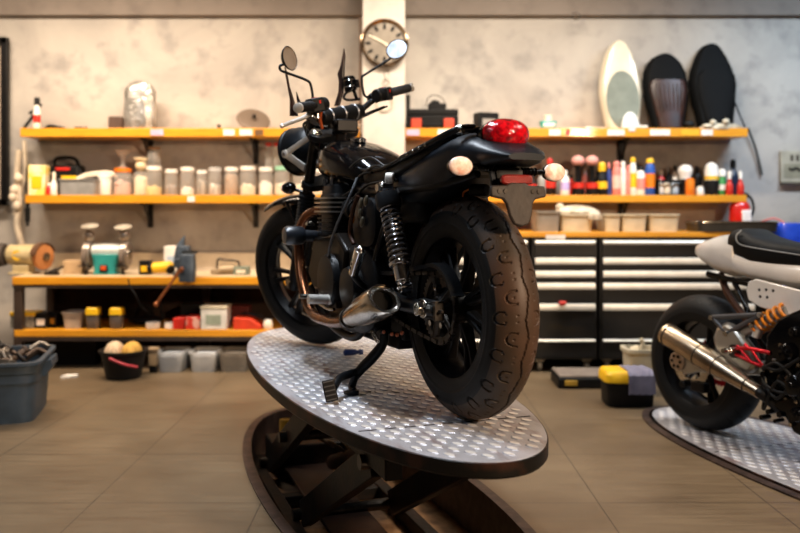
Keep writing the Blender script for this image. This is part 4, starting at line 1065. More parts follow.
cabinet('wide black drawer cabinet behind the white cafe racer', 600, 757, b1)
xa, xb = X(402, 5.5), X(758, 5.5)
tag(MB().box(((xa+xb)/2, 5.845, .897), (xb-xa, .69, .033)).out('worktop', wood, bev=.003), 'long orange varnished worktop lying over the three black drawer cabinets', 'worktop')
tag(MB().cyl(W(559, 303, 5.478), W(566, 303, 5.478), .012, n=10).box(W(562, 304.5, 5.48), (.02, .02, .015)).out('red_clip', red_pl), 'small red clip on a drawer bar of the narrow cabinet', 'clip')

# ------------------------------------------------------------------ small-object kit; every maker builds parts about the base centre
def place(px, d, z): return (X(px, d), d, z)
def wpx(n, d): return n*d/F
glass = clearmat('jar_glass', '#f4eee4', .17, .05)
glass2 = clearmat('clear_tub_plastic', '#d9d8d4', .5, .25)
def jar(px, w, top, label, lidm, content, ch=.45, d=6.03, z=ZS2, base=198, name='glass_jar', group='glass jars on the lower left shelf', waist=False, cat='jar', y2=None):
    W_ = wpx(w, d)/2; H = (base-top)*d/F
    t = thing(name, label, cat, (X(px, d), y2 or d, z), 0, group)
    MB().lathe([(W_*.9, 0), (W_, .008), (W_, H*.74), (W_*.8, H*.84), (W_*.8, H*.88)], n=20).out('jar_body', glass, t)
    if lidm: MB().lathe([(W_*.9, H*.86), (W_*.9, H*.99), (W_*.82, H), (.001, H)], n=20).out('lid', lidm, t)
    m = MB(); rr = random.Random(px)
    if content:
        m.lathe([(W_*.86, .006), (W_*.88, H*ch*.9), (W_*.5, H*ch), (.001, H*ch*.95)], n=16)
        for i in range(7): m.ell((rr.uniform(-.5, .5)*W_, rr.uniform(-.8, -.3)*W_, H*ch*rr.uniform(.7, 1.05)), W_*.2, 8, 5)
        m.out('contents', content, t)
    return t
def bottle(px, w, top, label, body, cap=None, lab=None, kind='round', d=6.0, z=ZS2, base=198, name='bottle', cat='bottle', group=None, neck=.3, capw=.5):
    W_ = wpx(w, d)/2; H = (base-top)*d/F; t = thing(name, label, cat, (X(px, d), d, z), 0, group)
    hn = 1-neck
    if kind == 'round': MB().lathe([(W_*.92, 0), (W_, .005), (W_, H*hn*.88), (W_*.85, H*hn), (W_*capw*.9, H*(hn+neck*.3)), (W_*capw*.8, H*(hn+neck*.45))], n=18).out('bottle_body', body, t)
    else: MB().loft([sell((0, 0, q*H), a*W_, a*W_*.6, (1, 0, 0), (0, 1, 0), 20, 4) for q, a in ((0, .95), (.01, 1), (hn*.9, 1), (hn, .7), (hn+neck*.4, capw))]).out('bottle_body', body, t)
    if cap:
        MB().lathe([(W_*capw, H*(hn+neck*.4)), (W_*capw, H*.94), (W_*capw*.7, H), (.001, H)], n=16).out('cap', cap, t)
    if lab:
        if kind == 'round': MB().lathe([(W_*1.015, H*.2), (W_*1.015, H*hn*.75)], n=18, cap=False).out('label_band', lab, t)
        else: MB().box((0, -W_*.6-.001, H*hn*.5), (W_*1.4, .003, H*hn*.5)).out('label_band', lab, t)
    return t
def carton(px, w, top, label, m1, m2=None, d=6.0, z=ZS2, base=198, dep=.14, name='box', cat='box', lid=0, bev=.004, rz=0, group=None, face=None):
    W_ = wpx(w, d); H = (base-top)*d/F; t = thing(name, label, cat, (X(px, d), d, z), rz, group)
    MB().box((0, 0, H*(1-lid)/2), (W_, dep, H*(1-lid))).out('body', m1, t, bev=bev)
    if lid: MB().box((0, 0, H*(1-lid/2)), (W_*1.05, dep*1.05, H*lid-.001)).out('lid', m2 or m1, t, bev=bev)
    if face: MB().box((0, -dep/2-.001, H*.42), (W_*.6, .003, H*.42)).out('front_label', face, t)
    return t
def tub(px, w, top, label, m1, d, z, base, dep=.2, name='storage_bin', cat='bin', group=None, taper=1.18, rim=.008, fill=None):
    """open box with walls that widen upward and a rolled rim"""
    W_ = wpx(w, d)/2/taper*.99; H = (base-top)*d/F; D_ = dep/2; t = thing(name, label, cat, (X(px, d), d, z), 0, group)
    R = lambda k, zz, s: sell((0, 0, zz), W_*k-s, D_*k-s, (1, 0, 0), (0, 1, 0), 32, 7)
    MB().rings([R(1, 0, 0), R(taper, H*.92, 0), R(taper, H*.92, -rim), R(taper, H, -rim), R(taper, H, .004), R(1, .006, .004)]).out('bin_body', m1, t)
    if fill:
        MB().rings([R(1.05, H*.3, .01), R(taper*.96, H*.75, .01), R(taper*.6, H*.88, 0)]).out('contents', fill, t)
    return t

# ---- upper left shelf
def uz(px, d=6.03): return place(px, d, ZS1)
bottle(37, 7, 98, 'black-topped red and white spray bottle at left end of the upper left shelf', white_pl, blk_plast, red_pl, z=ZS1, base=130, name='spray_bottle', neck=.4, capw=.8)
t = MB().tube([(0, 0, .012), (.05, .03, .1), (.1, .05, .19)], .012, smooth=False).tube([(.03, .02, .12), (.09, -.02, .14)], .009, smooth=False)
tag(t.out('leaning_bracket', blk_plast, loc=uz(24)), 'thin black bracket leaning beside the spray bottle on the upper left shelf', 'bracket')
tag(MB().tube([(-.07, 0, .008), (-.03, 0, .03), (.04, 0, .02), (.08, 0, .01)], .008).box((-.02, 0, .012), (.06, .05, .02)).out('hand_tool', blk_plast, loc=uz(54)), 'low black tool lying right of the spray bottle on upper left shelf', 'tool')
tag(MB().box((0, 0, .01), (.06, .05, .018)).cyl((-.02, 0, .012), (.05, .01, .012), .01).out('clip', blk_plast, loc=uz(80)), 'tiny black clip lying alone in the middle left of the upper left shelf', 'clip')
carton(118, 13, 118, 'small dark brown box beside the foil-wrapped bundle', mat('dark_brown_box', '#4c372a', .6), z=ZS1, base=130)
foil = mat('crumpled_foil', '#cfc9c0', .25, .7, '#8d8880', scale=12, bump=1.0, bscale=26)
m = MB(); W_ = wpx(33, 6.03)/2; H = wpx(49, 6.03)
secs = [sell((0, 0, q*H), W_*a*random.uniform(.97, 1.03), .07*a, (1, 0, 0), (0, 1, 0), 40, 2.6) for q, a in ((0, .95), (.05, 1), (.2, 1.0), (.4, .97), (.6, .93), (.78, .87), (.88, .76), (.95, .55), (1, .2))]
for s_ in secs:
    for p in s_: p += V((noise.noise(p*22), noise.noise(p*22+V((5, 5, 5))), 0))*.012
tag(m.loft(secs).out('wrapped_bundle', foil, loc=uz(140), ang=25), 'tall round-topped bundle wrapped in crumpled clear foil on the upper shelf', 'bundle')
t = thing('ribbed_disc', 'greyish brown ribbed oval disc leaning on the upper left shelf', 'disc', uz(254))
MB().lathe([(.0001, .02), (.02, .02), (.022, .008), (.09, .012), (.115, .004), (.12, -.004), (.0001, -.006)], (0, -.02, .07), V((.25, -.66, .7)), 40, sx=1).out('disc', mat('brown_grey_disc', '#6a5a4c', .5, .2, '#665648', scale=40), t)
MB().cyl((.005, -.03, .082), (.01, -.045, .1), .014).out('center_nut', darksteel, t)
tag(MB().lathe([(.03, 0), (.03, .006), (.012, .014), (.012, .03), (.02, .035), (.001, .04)], n=14).out('small_stand', darksteel, loc=uz(219)), 'tiny dark metal stand left of the oval disc', 'stand')
t = MB().ell((0, 0, .035), (.035, .03, .035)).ell((.05, .0, .03), (.03, .03, .03)).ell((.02, -.03, .06), (.03, .025, .025))
tag(t.out('light_bulbs', clearmat('bulb_glass', '#f0e4d0', .5), loc=uz(351)), 'cluster of clear rounded glass pieces by the pillar on the upper left shelf', 'glass')
# ---- lower left shelf
carton(39, 17, 168, 'white and yellow printed carton at left end of the jar shelf', mat('cream_card', '#e8d8b0', .6, 0, '#e8c860', scale=14, lo=.45, hi=.6), base=198, face=yellow_pl, dep=.08)
bottle(49, 6, 186, 'tiny red bottle in front of the printed carton', red_pl, white_pl, d=5.95)
bottle(54, 7, 175, 'small white bottle with slim cap beside the tiny red bottle', white_pl, cream_pl, d=5.94, neck=.5)
t = thing('battery_charger', 'black and yellow battery charger with carry handle behind the grey tray', 'charger', (X(66, 6.08), 6.12, ZS2))
MB().box((-.0, 0, .11), (.21, .14, .22)).box((-.125, .02, .1), (.07, .1, .2)).out('casing', blk_plast, t, bev=.02)
MB().tube([(-.08, -.05, .22), (-.06, -.05, .265), (.06, -.05, .265), (.1, -.05, .2), (.13, -.05, .08)], .013).out('handle', blk_plast, t)
MB().box((-.01, -.073, .19), (.1, .006, .02)).out('red_strip', red_pl, t)
MB().box((.035, -.073, .105), (.11, .006, .07)).out('yellow_label', yellow_pl, t)
tub(80, 37, 182, 'shallow grey tray holding pale hoses on the jar shelf', grey_pl, 5.97, ZS2, 198, .12, name='tray', cat='tray', taper=1.04)
m = MB()
for i in range(3): m.tube([(-.06, .0+.015*i, .07), (-.02, .01*i, .11+.008*i), (.06, 0, .135+.01*i), (.2, .02, .15+.008*i), (.26, .02, .13)], .009)
tag(m.out('pale_hose', cream_pl, loc=place(80, 6.02, ZS2)), 'bundle of pale cream hoses arching up out of the grey tray', 'hose')
J = [(105, 15, 178, 'squat white round jar right of the grey tray', white_pl, white_pl, .9),
     (123, 19, 171, 'wide jar with an orange lid below an upturned glass', orange_pl, mat('nuts_pink', '#c8a08c', .5, .2), .5),
     (141, 15, 171, 'jar left of the two-tier stack, topped with a beige ball', None, mat('beige_parts', '#d8c8a8', .5), .7),
     (154, 17, 169, 'jar with broad white lid and a smaller jar stacked on it', white_pl, mat('yellow_parts', '#d8c080', .5), .3),
     (171.5, 14, 172, 'slim jar with white lid right of the two-tier stack', white_pl, mat('silver_parts', '#a8a09a', .35, .7), .35),
     (187.5, 15, 170, 'jar with white lid and only a thin white layer inside', white_pl, white_pl, .25),
     (202, 12, 173, 'short white-lidded jar of shiny bolts', white_pl, mat('bolts', '#b8b0a4', .3, .8), .6),
     (215, 14, 170, 'round jar with a domed clear lid near middle of the shelf', glass2, mat('washers', '#cfc8bc', .3, .6), .4),
     (231.5, 15, 170, 'jar packed with small brown parts under a white lid', white_pl, mat('brown_parts', '#a08468', .5, .3), .75),
     (248, 17, 169, 'wide white-lidded jar with pale clips', white_pl, mat('pale_clips', '#d8ccb4', .5), .35),
     (266, 15, 170, 'white-lidded jar standing under the red-capped bottles', white_pl, white_pl, .45),
     (282, 16, 169, 'jar with mint green lid beside the black motorcycle headlight', mat('mint_lid', '#8fc0a0', .5), mat('pale_clips', '#d8ccb4'), .4)]
for px, w, top, lab, lid, con, ch in J: jar(px, w, top, lab, lid, con, ch)
for px in (300, 317, 334, 351): jar(px, 15, 171, 'white-lidded glass jar mostly hidden behind the motorcycle front end', white_pl, mat('pale_clips', '#d8ccb4'), .4)
m = MB().lathe([(.03, 0), (.034, .004), (.012, .02), (.012, .06), (.05, .11), (.062, .125), (.058, .125), (.001, .07)], n=20)
tag(m.out('upturned_glass', glass, loc=(X(123, 6.03), 6.03, ZS2+wpx(27, 6.03)+.001)), 'stemmed clear glass standing on the orange-lidded jar', 'glass')
tag(MB().ell((0, 0, .04), .038).lathe([(.05, .085), (.05, .095), (.001, .1)]).lathe([(.03, .06), (.045, .087)], cap=False).out('knob_stopper', mat('beige_ball', '#dcc8a0', .4), loc=(X(141, 6.03), 6.03, ZS2+wpx(24, 6.03))), 'beige ball-shaped stopper with a brown disc on top of a jar', 'stopper')
jar(154, 14, 150, 'small empty jar with a tan lid stacked on the broad white lid', kraft, None, d=6.03, z=ZS2+wpx(29.5, 6.03), base=169, group='jars stacked on jars')
for px, lb in ((268.5, 'left of two small clear bottles with red caps standing on jars'), (276.5, 'right of two small clear bottles with red caps standing on jars')):
    bottle(px, 7, 146, lb, glass, red_pl, d=6.03, z=ZS2+wpx(28.8, 6.03), base=170, capw=.9, neck=.25, group='small red-capped bottles')
# hanging things at the left end
t = MB().tube([W(19, 150, 6.1), W(17, 180, 6.1), W(20, 200, 6.1), W(17, 225, 6.1), W(22, 245, 6.1)], .022).tube([W(24, 140, 6.12), W(25, 170, 6.12), W(19, 200, 6.12), W(14, 215, 6.12)], .014)
for a, b in ((18, 178), (14, 190), (17, 206), (13, 197)): t.ell(W(a, b, 6.08), (.03, .025, .035))
tag(t.out('hanging_cables', mat('cream_cable', '#d8c8b0', .5)), 'bunch of cream cables hanging down the wall at the left shelf ends', 'cable')
tag(MB().tube([W(0, 212, 6.15), W(8, 203, 6.15), W(16, 199, 6.15)], .005).out('wall_wire', grey_pl), 'thin grey wire curving in from the left edge to the hanging cables', 'cable')
tag(MB().cyl(W(27.5, 203, 5.92), W(27.5, 208, 5.92), .012).cyl(W(27.5, 208, 5.92), W(27.5, 222, 5.92), .02, .017).cyl(W(27.5, 222, 5.92), W(27.5, 226, 5.92), .01).out('screwdriver', blk_plast), 'black-handled tool hanging under the left end of the jar shelf', 'tool')
# picture frame or window frame at the left edge
t = thing('wall_frame', 'tall black metal frame at the far left edge of the wall', 'frame', W(-10, 205, 6.15))
fw = .045; zt = wpx(167, 6.15); wf = wpx(36, 6.15)
fm = MB(); fm.box((0, 0, .02), (wf, .05, fw)).box((0, 0, zt-.02), (wf, .05, fw)).box((wf/2-.02, 0, zt/2), (fw, .05, zt)).box((-wf/2+.02, 0, zt/2), (fw, .05, zt))
fm.out('frame_bars', blk_metal, t, bev=.003)
MB().box((0, .015, zt/2), (wf-.05, .01, zt-.06)).out('frame_panel', mat('slatted_beige', '#b8a890', .5, 0, '#8c7c68', scale=60, stretch=(.1, .1, 3)), t)

# ---- left bench top
ZB = .617
t = thing('polishing_machine', 'beige bench polisher with orange mop wheel at left end of the bench', 'machine', (X(22, 5.85), 5.85, ZB))
u = wpx(1, 5.85)
MB().cyl((-12*u, 0, 19*u), (14*u, -.01, 19*u), 10*u, 10.5*u, n=28).cyl((-14*u, 0, 19*u), (-11*u, 0, 19*u), 8*u).out('motor_housing', mat('beige_enamel', '#c4b086', .4, .1, '#b09c70'), t, bev=.006)
MB().cyl((-.5*u, -10.2*u, 19*u), (-.5*u, -10.5*u, 19*u), 5*u).out('yellow_plate', yellow_pl, t)
MB().box((2*u, 0, 4.5*u), (16*u, .12, 9*u)).box((2*u, 0, 1*u), (22*u, .16, 2*u)).out('pedestal', mat('beige_enamel', '#c4b086'), t, bev=.006)
MB().lathe([(.0001, -.02), (10*u, -.02), (12.5*u, -.015), (13*u, 0), (12.5*u, .015), (10*u, .02), (.0001, .02)], (22*u, -.01, 17*u), V((.94, -.34, 0)), 36).out('mop_wheel', mat('orange_mop', '#c08048', .8, 0, '#a86a38', bump=.3), t)
MB().lathe([(.03, 0), (.03, .012), (.001, .02)], (22*u+.019, -.02, 17*u), V((.94, -.34, 0)), 18).out('wheel_flange', steel, t)
m = MB()
rs = []
for i in range(15):
    a = math.radians(20+150*i/14); dd = V((.34*math.cos(a), .94*math.cos(a), math.sin(a))); n_ = V((.94, -.34, 0)); c = V((22*u, -.01, 17*u))+dd*13.8*u
    rs.append([c+n_*.022, c-n_*.03, c-n_*.03+dd*.004, c+n_*.022+dd*.004])
m.rings(rs).out('wheel_guard', mat('brown_guard', '#6a4a34', .5, .4), t)
MB().cyl((-20*u, 0, 19*u), (-14*u, 0, 19*u), 3*u).lathe([(11*u, 0), (12*u, .02), (11*u, .05), (.001, .05)], (-24*u, 0, 19*u), (1, 0, 0), 30).out('left_wheel', mat('grey_wheel', '#4a4038', .7), t)
# teal grinder
t = thing('bench_grinder', 'teal bench grinder with clear eye shields standing on the left bench', 'grinder', (X(107.5, 5.85), 5.85, ZB))
cr = mat('grinder_guard', '#b8aea4', .35, .7, '#8a7868', scale=20)
MB().loft([sell((0, 0, z*u), a*u, b, (1, 0, 0), (0, 1, 0), 28, 5) for z, a, b in ((0, 12.5, .08), (3, 11, .075), (14, 12.5, .07), (19, 14, .07), (20, 14, .07))]).out('grinder_body', teal, t, bev=.004)
MB().cyl((-14*u, 0, 22*u), (14*u, 0, 22*u), 8*u, n=28).out('motor', mat('pale_motor', '#c8ccc4', .4, .2), t, bev=.006)
MB().box((0, -.078, 6*u), (8*u, .01, 7*u)).out('switch_plate', blk_plast, t, bev=.003)
MB().box((0, -.085, 6.5*u), (5*u, .01, 4*u)).out('switch_rocker', mat('orange_red_plastic', '#d0501c', .4), t, bev=.003)
for s in (-1, 1):
    g = MB().cyl((s*15*u, 0, 20*u), (s*22*u, 0, 20*u), 12.5*u, n=32).out('wheel_guard', cr, t, bev=.006)
    MB().cyl((s*22*u, 0, 20*u), (s*23.5*u, 0, 20*u), 5*u).out('guard_hub', steel, g)
    MB().cyl((s*16.5*u, -.03, 16*u), (s*20.5*u, -.03, 16*u), 12*u, n=32).out('grinding_wheel', mat('abrasive', '#6a5c50', .9), t)
    MB().box((s*18.5*u, -.11, 9*u), (8*u, .05, .008)).box((s*18.5*u, -.06, 3*u), (3*u, .02, 8*u)).out('tool_rest', darksteel, t)
    MB().tube([(s*18*u, 0, 30*u), (s*20*u, -.02, 38*u), (s*17*u, -.03, 46*u)], .009).ell((s*17.5*u, -.02, 38*u), (5.5*u, .035, 6*u), 18, 10).out('shield_arm', cr, t)
    MB().lathe([(.001, 0), (8*u, .002), (8.5*u, .008), (6*u, .014), (.001, .02)], (s*17*u if s > 0 else -16*u, -.03, (47 if s < 0 else 46)*u), (0, -.3, 1), 24).out('eye_shield', mat('shield_grey', '#b0a898', .3, .2), t)
carton(76, 19, 259, 'low pale wooden block between polisher and teal grinder', mat('pale_block', '#c0a078', .7), d=5.9, z=ZB, base=272)
tag(MB().box((0, 0, .012), (.09, .04, .02)).cyl((.02, -.01, .02), (.08, .0, .06), .008).cyl((-.02, 0, .02), (.03, .02, .045), .008).out('small_clamp', darksteel, loc=place(52, 5.75, ZB)), 'small dark clamp lying right of the polisher wheel', 'clamp')
carton(146, 11, 259, 'small black box with yellow mark right of the grinder', blk_plast, d=5.8, z=ZB, base=273, face=yellow_pl, dep=.08)
t = thing('angle_grinder', 'yellow hand power tool lying beside the blue-grey vise', 'power tool', (X(160, 5.78), 5.78, ZB))
MB().cyl((-7*u, 0, .045), (9*u, 0, .05), .036, .042, n=24).ell((9*u, 0, .05), (.035, .04, .042)).out('tool_body', yellow_pl, t, bev=.004)
MB().cyl((-12*u, 0, .042), (-7*u, 0, .045), .028).cyl((-7*u, 0, .045), (-8*u, 0, .044), .034).out('tool_grip', blk_plast, t)
MB().cyl((9*u, 0, .05), (12*u, -.03, .03), .03).out('gear_head', blk_plast, t)
t = thing('bench_vise', 'blue-grey bench vise bolted to the front edge of the left bench', 'vise', (X(184, 5.68), 5.68, ZB))
vm = mat('vise_blue_grey', '#4c5660', .45, .4, '#38404a', scale=16, bump=.1)
MB().lathe([(.075, 0), (.075, .02), (.05, .03), (.045, .06)]).box((0, 0, .09), (.09, .2, .06)).out('vise_base', vm, t, bev=.005)
MB().loft([sell((-.01, .02, z), a, b, (1, 0, 0), (0, 1, 0), 20, 4) for z, a, b in ((.06, .05, .05), (.12, .06, .04), (.2, .045, .03))]).out('fixed_jaw', vm, t, bev=.004)
MB().loft([sell((.055, -.13, z), a, b, (1, 0, 0), (0, 1, 0), 20, 4) for z, a, b in ((-.03, .05, .04), (.06, .055, .045), (.15, .05, .03))]).out('moving_jaw', vm, t, bev=.004)
MB().box((0.055, -.06, .16), (.1, .03, .02)).out('jaw_plate', steel, t)
MB().cyl((.03, -.15, .06), (.03, -.2, .05), .014).tube([(.03, -.195, .06), (-.13, -.2, -.17)], .009, smooth=False).ell((-.13, -.2, -.17), .016).out('vise_handle', mat('copper_brown_bar', '#a0603a', .4, .6), t)
MB().loft([sell((-.03, .02, .2), .03, .02, (1, 0, 0), (0, 1, 0), 12), sell((-.0, .02, .27), .004, .004, (1, 0, 0), (0, 1, 0), 12)]).out('anvil_horn', vm, t)
carton(175, 17, 245, 'pale blue and white card box standing behind the vise', white_pl, d=6.02, z=ZB, base=271, face=mat('pale_blue', '#a8b8c8', .6))
t = thing('belt_sander', 'small metal hand tool with a thin arched handle at right of the bench', 'power tool', (X(226, 5.8), 5.8, ZB))
MB().cyl((-.05, 0, .03), (.06, 0, .035), .03).box((-.07, 0, .02), (.06, .06, .03)).out('tool_body', mat('sander_tan', '#988468', .5, .4), t, bev=.004)
MB().tube([(-.06, 0, .03), (-.055, 0, .1), (.0, 0, .098), (.085, 0, .085), (.085, 0, .03)], .007).out('tool_handle', darksteel, t)
carton(242, 15, 265, 'low grey-green gauge box near the motorcycle front tyre', mat('grey_green', '#6c7464', .5), d=5.8, z=ZB, base=273, dep=.09, face=cream_pl)
tag(MB().tube([W(128, 279, 5.58), W(130, 286, 5.57), W(136, 296, 5.56), W(141, 306, 5.58), W(147, 312, 5.6)], .005).out('cable', blk_plast), 'thin black power cord drooping from the bench front below the grinder', 'cable')
# ---- left bench lower shelf
ZL = .264; DL = 5.75
LB = 328
carton(27, 24, 312, 'small organiser box with a yellow lid patch on the low shelf', mat('organiser', '#8a8478', .5, 0, '#5a5a50', scale=40), yellow_pl, d=DL, z=ZL, base=LB, lid=.25)
carton(45, 13, 313, 'black box with white sticker right of the organiser box', blk_plast, d=DL, z=ZL, base=LB, face=white_pl)
carton(56, 9, 314, 'dark box with amber front right of the black stickered box', blk_plast, d=5.8, z=ZL, base=LB, face=mat('amber_label', '#b8801c', .5))
tub(76, 20, 312, 'cream plastic tub tilted full of rags on the low shelf', mat('tub_cream', '#b8b0a4', .5), DL, ZL, LB, .14, name='tub', cat='tub')
ylid = yellow_pl
for px, lb in ((93.5, 'left of two grey canisters with yellow lids on the low shelf'), (117, 'right of two grey canisters with yellow lids on the low shelf')):
    t = thing('canister', lb, 'canister', place(px, 5.68, ZL), 0, 'yellow-lidded canisters')
    h = wpx(21, 5.68)
    MB().loft([sell((0, 0, z), a, a, (1, 0, 0), (0, 1, 0), 24, 4) for z, a in ((0, .035), (.01, .04), (h*.68, .042))]).out('canister_body', clearmat('smoky_plastic', '#7a7068', .8, .3), t)
    MB().loft([sell((0, 0, z), a, a, (1, 0, 0), (0, 1, 0), 24, 4) for z, a in ((h*.68, .047), (h*.95, .045), (h, .038))]).out('lid', ylid, t)
for px, w, lb in ((153, 14, 'flat white dish at the middle of the low shelf'), (171.5, 13, 'flat pale dish right of the white dish on low shelf')):
    tag(MB().lathe([(.03, 0), (.045, .004), (wpx(w, DL)/2, .04), (wpx(w, DL)/2-.006, .04), (.03, .008), (.001, .008)]).out('dish', white_pl, loc=place(px, 5.68, ZL)), lb, 'dish')
for i, (px, w, top, lb, mm) in enumerate(((181, 11, 317, 'red printed box left of the white carton on low shelf', red_pl), (195, 14, 316, 'red and white package against the white carton on low shelf', mat('red_white_pack', '#c83424', .5, 0, '#d8a898', scale=18, lo=.5, hi=.6)))): carton(px, w, top, lb, mm, d=5.7, z=ZL, base=LB)
carton(192, 18, 306, 'dark box behind the red packages on the low shelf', blk_plast, d=5.95, z=ZL, base=326)
carton(216, 25, 305, 'white square carton with open flaps between red packages', mat('white_carton', '#ddd8cc', .6), mat('carton_top', '#c8bca0', .6), d=5.7, z=ZL, base=LB, lid=.12, face=mat('print_green_grey', '#98a08c', .6), dep=.16)
m = MB().prism([(-.09, 0), (.09, 0), (.09, .02), (.02, .07), (-.09, .075)], (0, 0, .001), (1, 0, 0), (0, 0, 1), (0, 1, 0), .16)
tag(m.out('wedge_box', mat('orange_red_box', '#cf3c1c', .5), loc=place(249, 5.7, ZL), bev=.003), 'orange-red sloped box at right end of the low shelf', 'box')
tag(MB().tube([(-.06, 0, .085), (-.02, 0, .105), (.04, 0, .08), (.08, 0, .09), (.1, .0, .05)], .006).tube([(-.04, .03, .09), (.02, 0, .1), (.09, 0, .06)], .006).out('coiled_wire', blk_plast, loc=place(249, 5.7, ZL)), 'loose black wire lying over the orange-red sloped box', 'wire')
bottle(268, 9, 319, 'short cream bottle at the right end of the low shelf', cream_pl, white_pl, d=5.66, z=ZL, base=LB, neck=.2, capw=.8)
tag(MB().tube([(-.09, 0, .02), (-.06, -.02, .1), (-.02, 0, .14), (.03, .02, .09), (.06, 0, .02)], .012).tube([(.0, 0, .02), (.03, .03, .11), (.09, 0, .15), (.12, 0, .03)], .01).ell((0, 0, .03), (.12, .08, .03)).out('tangled_hose', rubber, loc=place(146, 5.9, ZL)), 'tangle of black hoses at the back of the low shelf', 'hose')
carton(230, 40, 308, 'dark red case at the back of the low shelf', mat('dark_red_case', '#581812', .5), d=6.05, z=ZL, base=324, dep=.12)
# ---- floor, left
t = thing('bucket', 'black rubber bucket with red handle holding towels on the floor', 'bucket', (X(123.5, 5.35), 5.35, 0))
u = wpx(1, 5.35)
MB().lathe([(15*u, 0), (17*u, .01), (22*u, 25*u), (24*u, 26*u), (24*u, 28*u), (21.5*u, 28*u), (16*u, .015), (.001, .015)], n=40).out('bucket_body', mat('bucket_black', '#1d1a18', .55), t)
MB().tube([(-6*u, -23.5*u, 23*u), (3*u, -25*u, 19.5*u), (11*u, -23.5*u, 16.5*u), (19*u, -17*u, 13.5*u)], .008).out('handle', mat('dark_pink_red', '#b83840', .5), t)
towel = mat('cream_towel', '#d8b478', .9, 0, '#c09858', bump=.5, bscale=80)
def cloth_lump(c, r, seed, m):
    secs = []
    for i in range(12):
        a = -.2+(PI/2+.2)*i/11; ring = []
        for j in range(28):
            t_ = 2*PI*j/28; k = 1+.12*math.sin(5*t_+seed)+.08*math.sin(9*t_+seed*2+i*.3)
            ring.append(V(c)+V((r[0]*math.cos(a)*k*math.cos(t_)+1e-4*math.cos(t_), r[1]*math.cos(a)*k*math.sin(t_)+1e-4*math.sin(t_), r[2]*math.sin(a))))
        secs.append(ring)
    return m.loft(secs)
tag(cloth_lump((X(132, 5.35), 5.35, 24*u), (9*u, .1, 12*u), 1.2, MB()).out('towel', mat('mustard_towel', '#c89a48', .9, 0, '#b08438', bump=.5)), 'mustard coloured towel heaped in the black bucket', 'towel')
tag(cloth_lump((X(114, 5.35), 5.36, 24*u), (8*u, .1, 12*u), 3.3, MB()).out('towel', mat('beige_towel', '#cbb090', .9, 0, '#b89c7c', bump=.5)), 'pale beige towel bunched in the left half of the bucket', 'towel')
t = thing('wheeled_stand', 'small tan metal piece with dark wheels standing right of the bucket', 'trolley', (X(153.5, 5.5), 5.5, 0))
MB().box((0, 0, .105), (.05, .06, .11)).box((0, 0, .155), (.07, .07, .02)).out('tan_block', mat('tan_metal2', '#a08868', .5, .3), t, bev=.004)
MB().cyl((-.02, 0, .026), (.02, 0, .026), .025).cyl((-.004, 0, .03), (-.004, 0, .06), .01).out('wheel', blk_plast, t)
for px, w, lb in ((173.5, 27, 'clear plastic bin of pale parts under the bench, nearest the bucket'), (206, 27, 'middle clear plastic bin under the left bench'), (235.5, 29, 'darker clear plastic bin under the bench beside the lift deck')):
    tub(px, w, 349, lb, glass2 if px < 230 else clearmat('smoky_bin', '#8c8478', .6), 5.62, 0, 369, .2, group='clear bins under the bench', fill=mat('bin_parts' if px < 230 else 'bin_parts_dark', '#c8ccd0' if px < 230 else '#7c7468', .6, 0, '#98a0a8' if px < 230 else '#5a5048', scale=16))
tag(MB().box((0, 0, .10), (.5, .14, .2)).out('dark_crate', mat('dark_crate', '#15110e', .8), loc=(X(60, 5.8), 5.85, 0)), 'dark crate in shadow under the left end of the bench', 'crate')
m = MB(); m.loft([[V((x+dx, y+dy, .004+h)) for x, y in ((-.05, -.03), (.01, -.035), (.05, .0), (.02, .03), (-.03, .02))] for dx, dy, h in ((0, 0, 0), (.004, .002, .012))])
tag(m.out('paper_scrap', paper, loc=(X(70, 890.4/166), 890.4/166, -.003)), 'torn scrap of pale paper lying on the floor left of the bucket', 'paper')
# blue-grey tote at left
d = 4.38; u = wpx(1, d)
tote_m = mat('blue_grey_plastic', '#34414c', .5, 0, '#2a353e', bump=.05)
t = thing('storage_tote', 'blue-grey plastic tote heaped with dark metal parts at left edge', 'tote', (X(1, d), d+.02, 0), math.radians(14))
R = lambda k, zz, s=0: sell((0, 0, zz), .2*k-s, .27*k-s, (1, 0, 0), (0, 1, 0), 48, 7)
MB().rings([R(.93, 0), R(1.0, .2), R(1.03, .2), R(1.03, .24), R(1.06, .25), R(1.06, .285), R(1.14, .29), R(1.14, .305), R(1.02, .305), R(.9, .02)]).out('tote_body', tote_m, t)
for s in (-1, 1): MB().loft([[V((s*(.2+q[0]), y, q[1])) for q in ((.0, .27), (.05, .29), (.055, .25), (.02, .2), (0, .2))] for y in (-.09, .09)]).out('tote_handle', tote_m, t, bev=.004)
junk = thing('metal_parts', 'heap of dark scrap motorcycle parts filling the blue-grey tote', 'scrap parts', (X(1, d), d+.02, .24), math.radians(14))
random.seed(11)
jm = [mat('junk_dark', '#26211e', .5, .5), mat('junk_grey', '#7c746a', .4, .7), mat('junk_brown', '#4c3c30', .5, .5)]
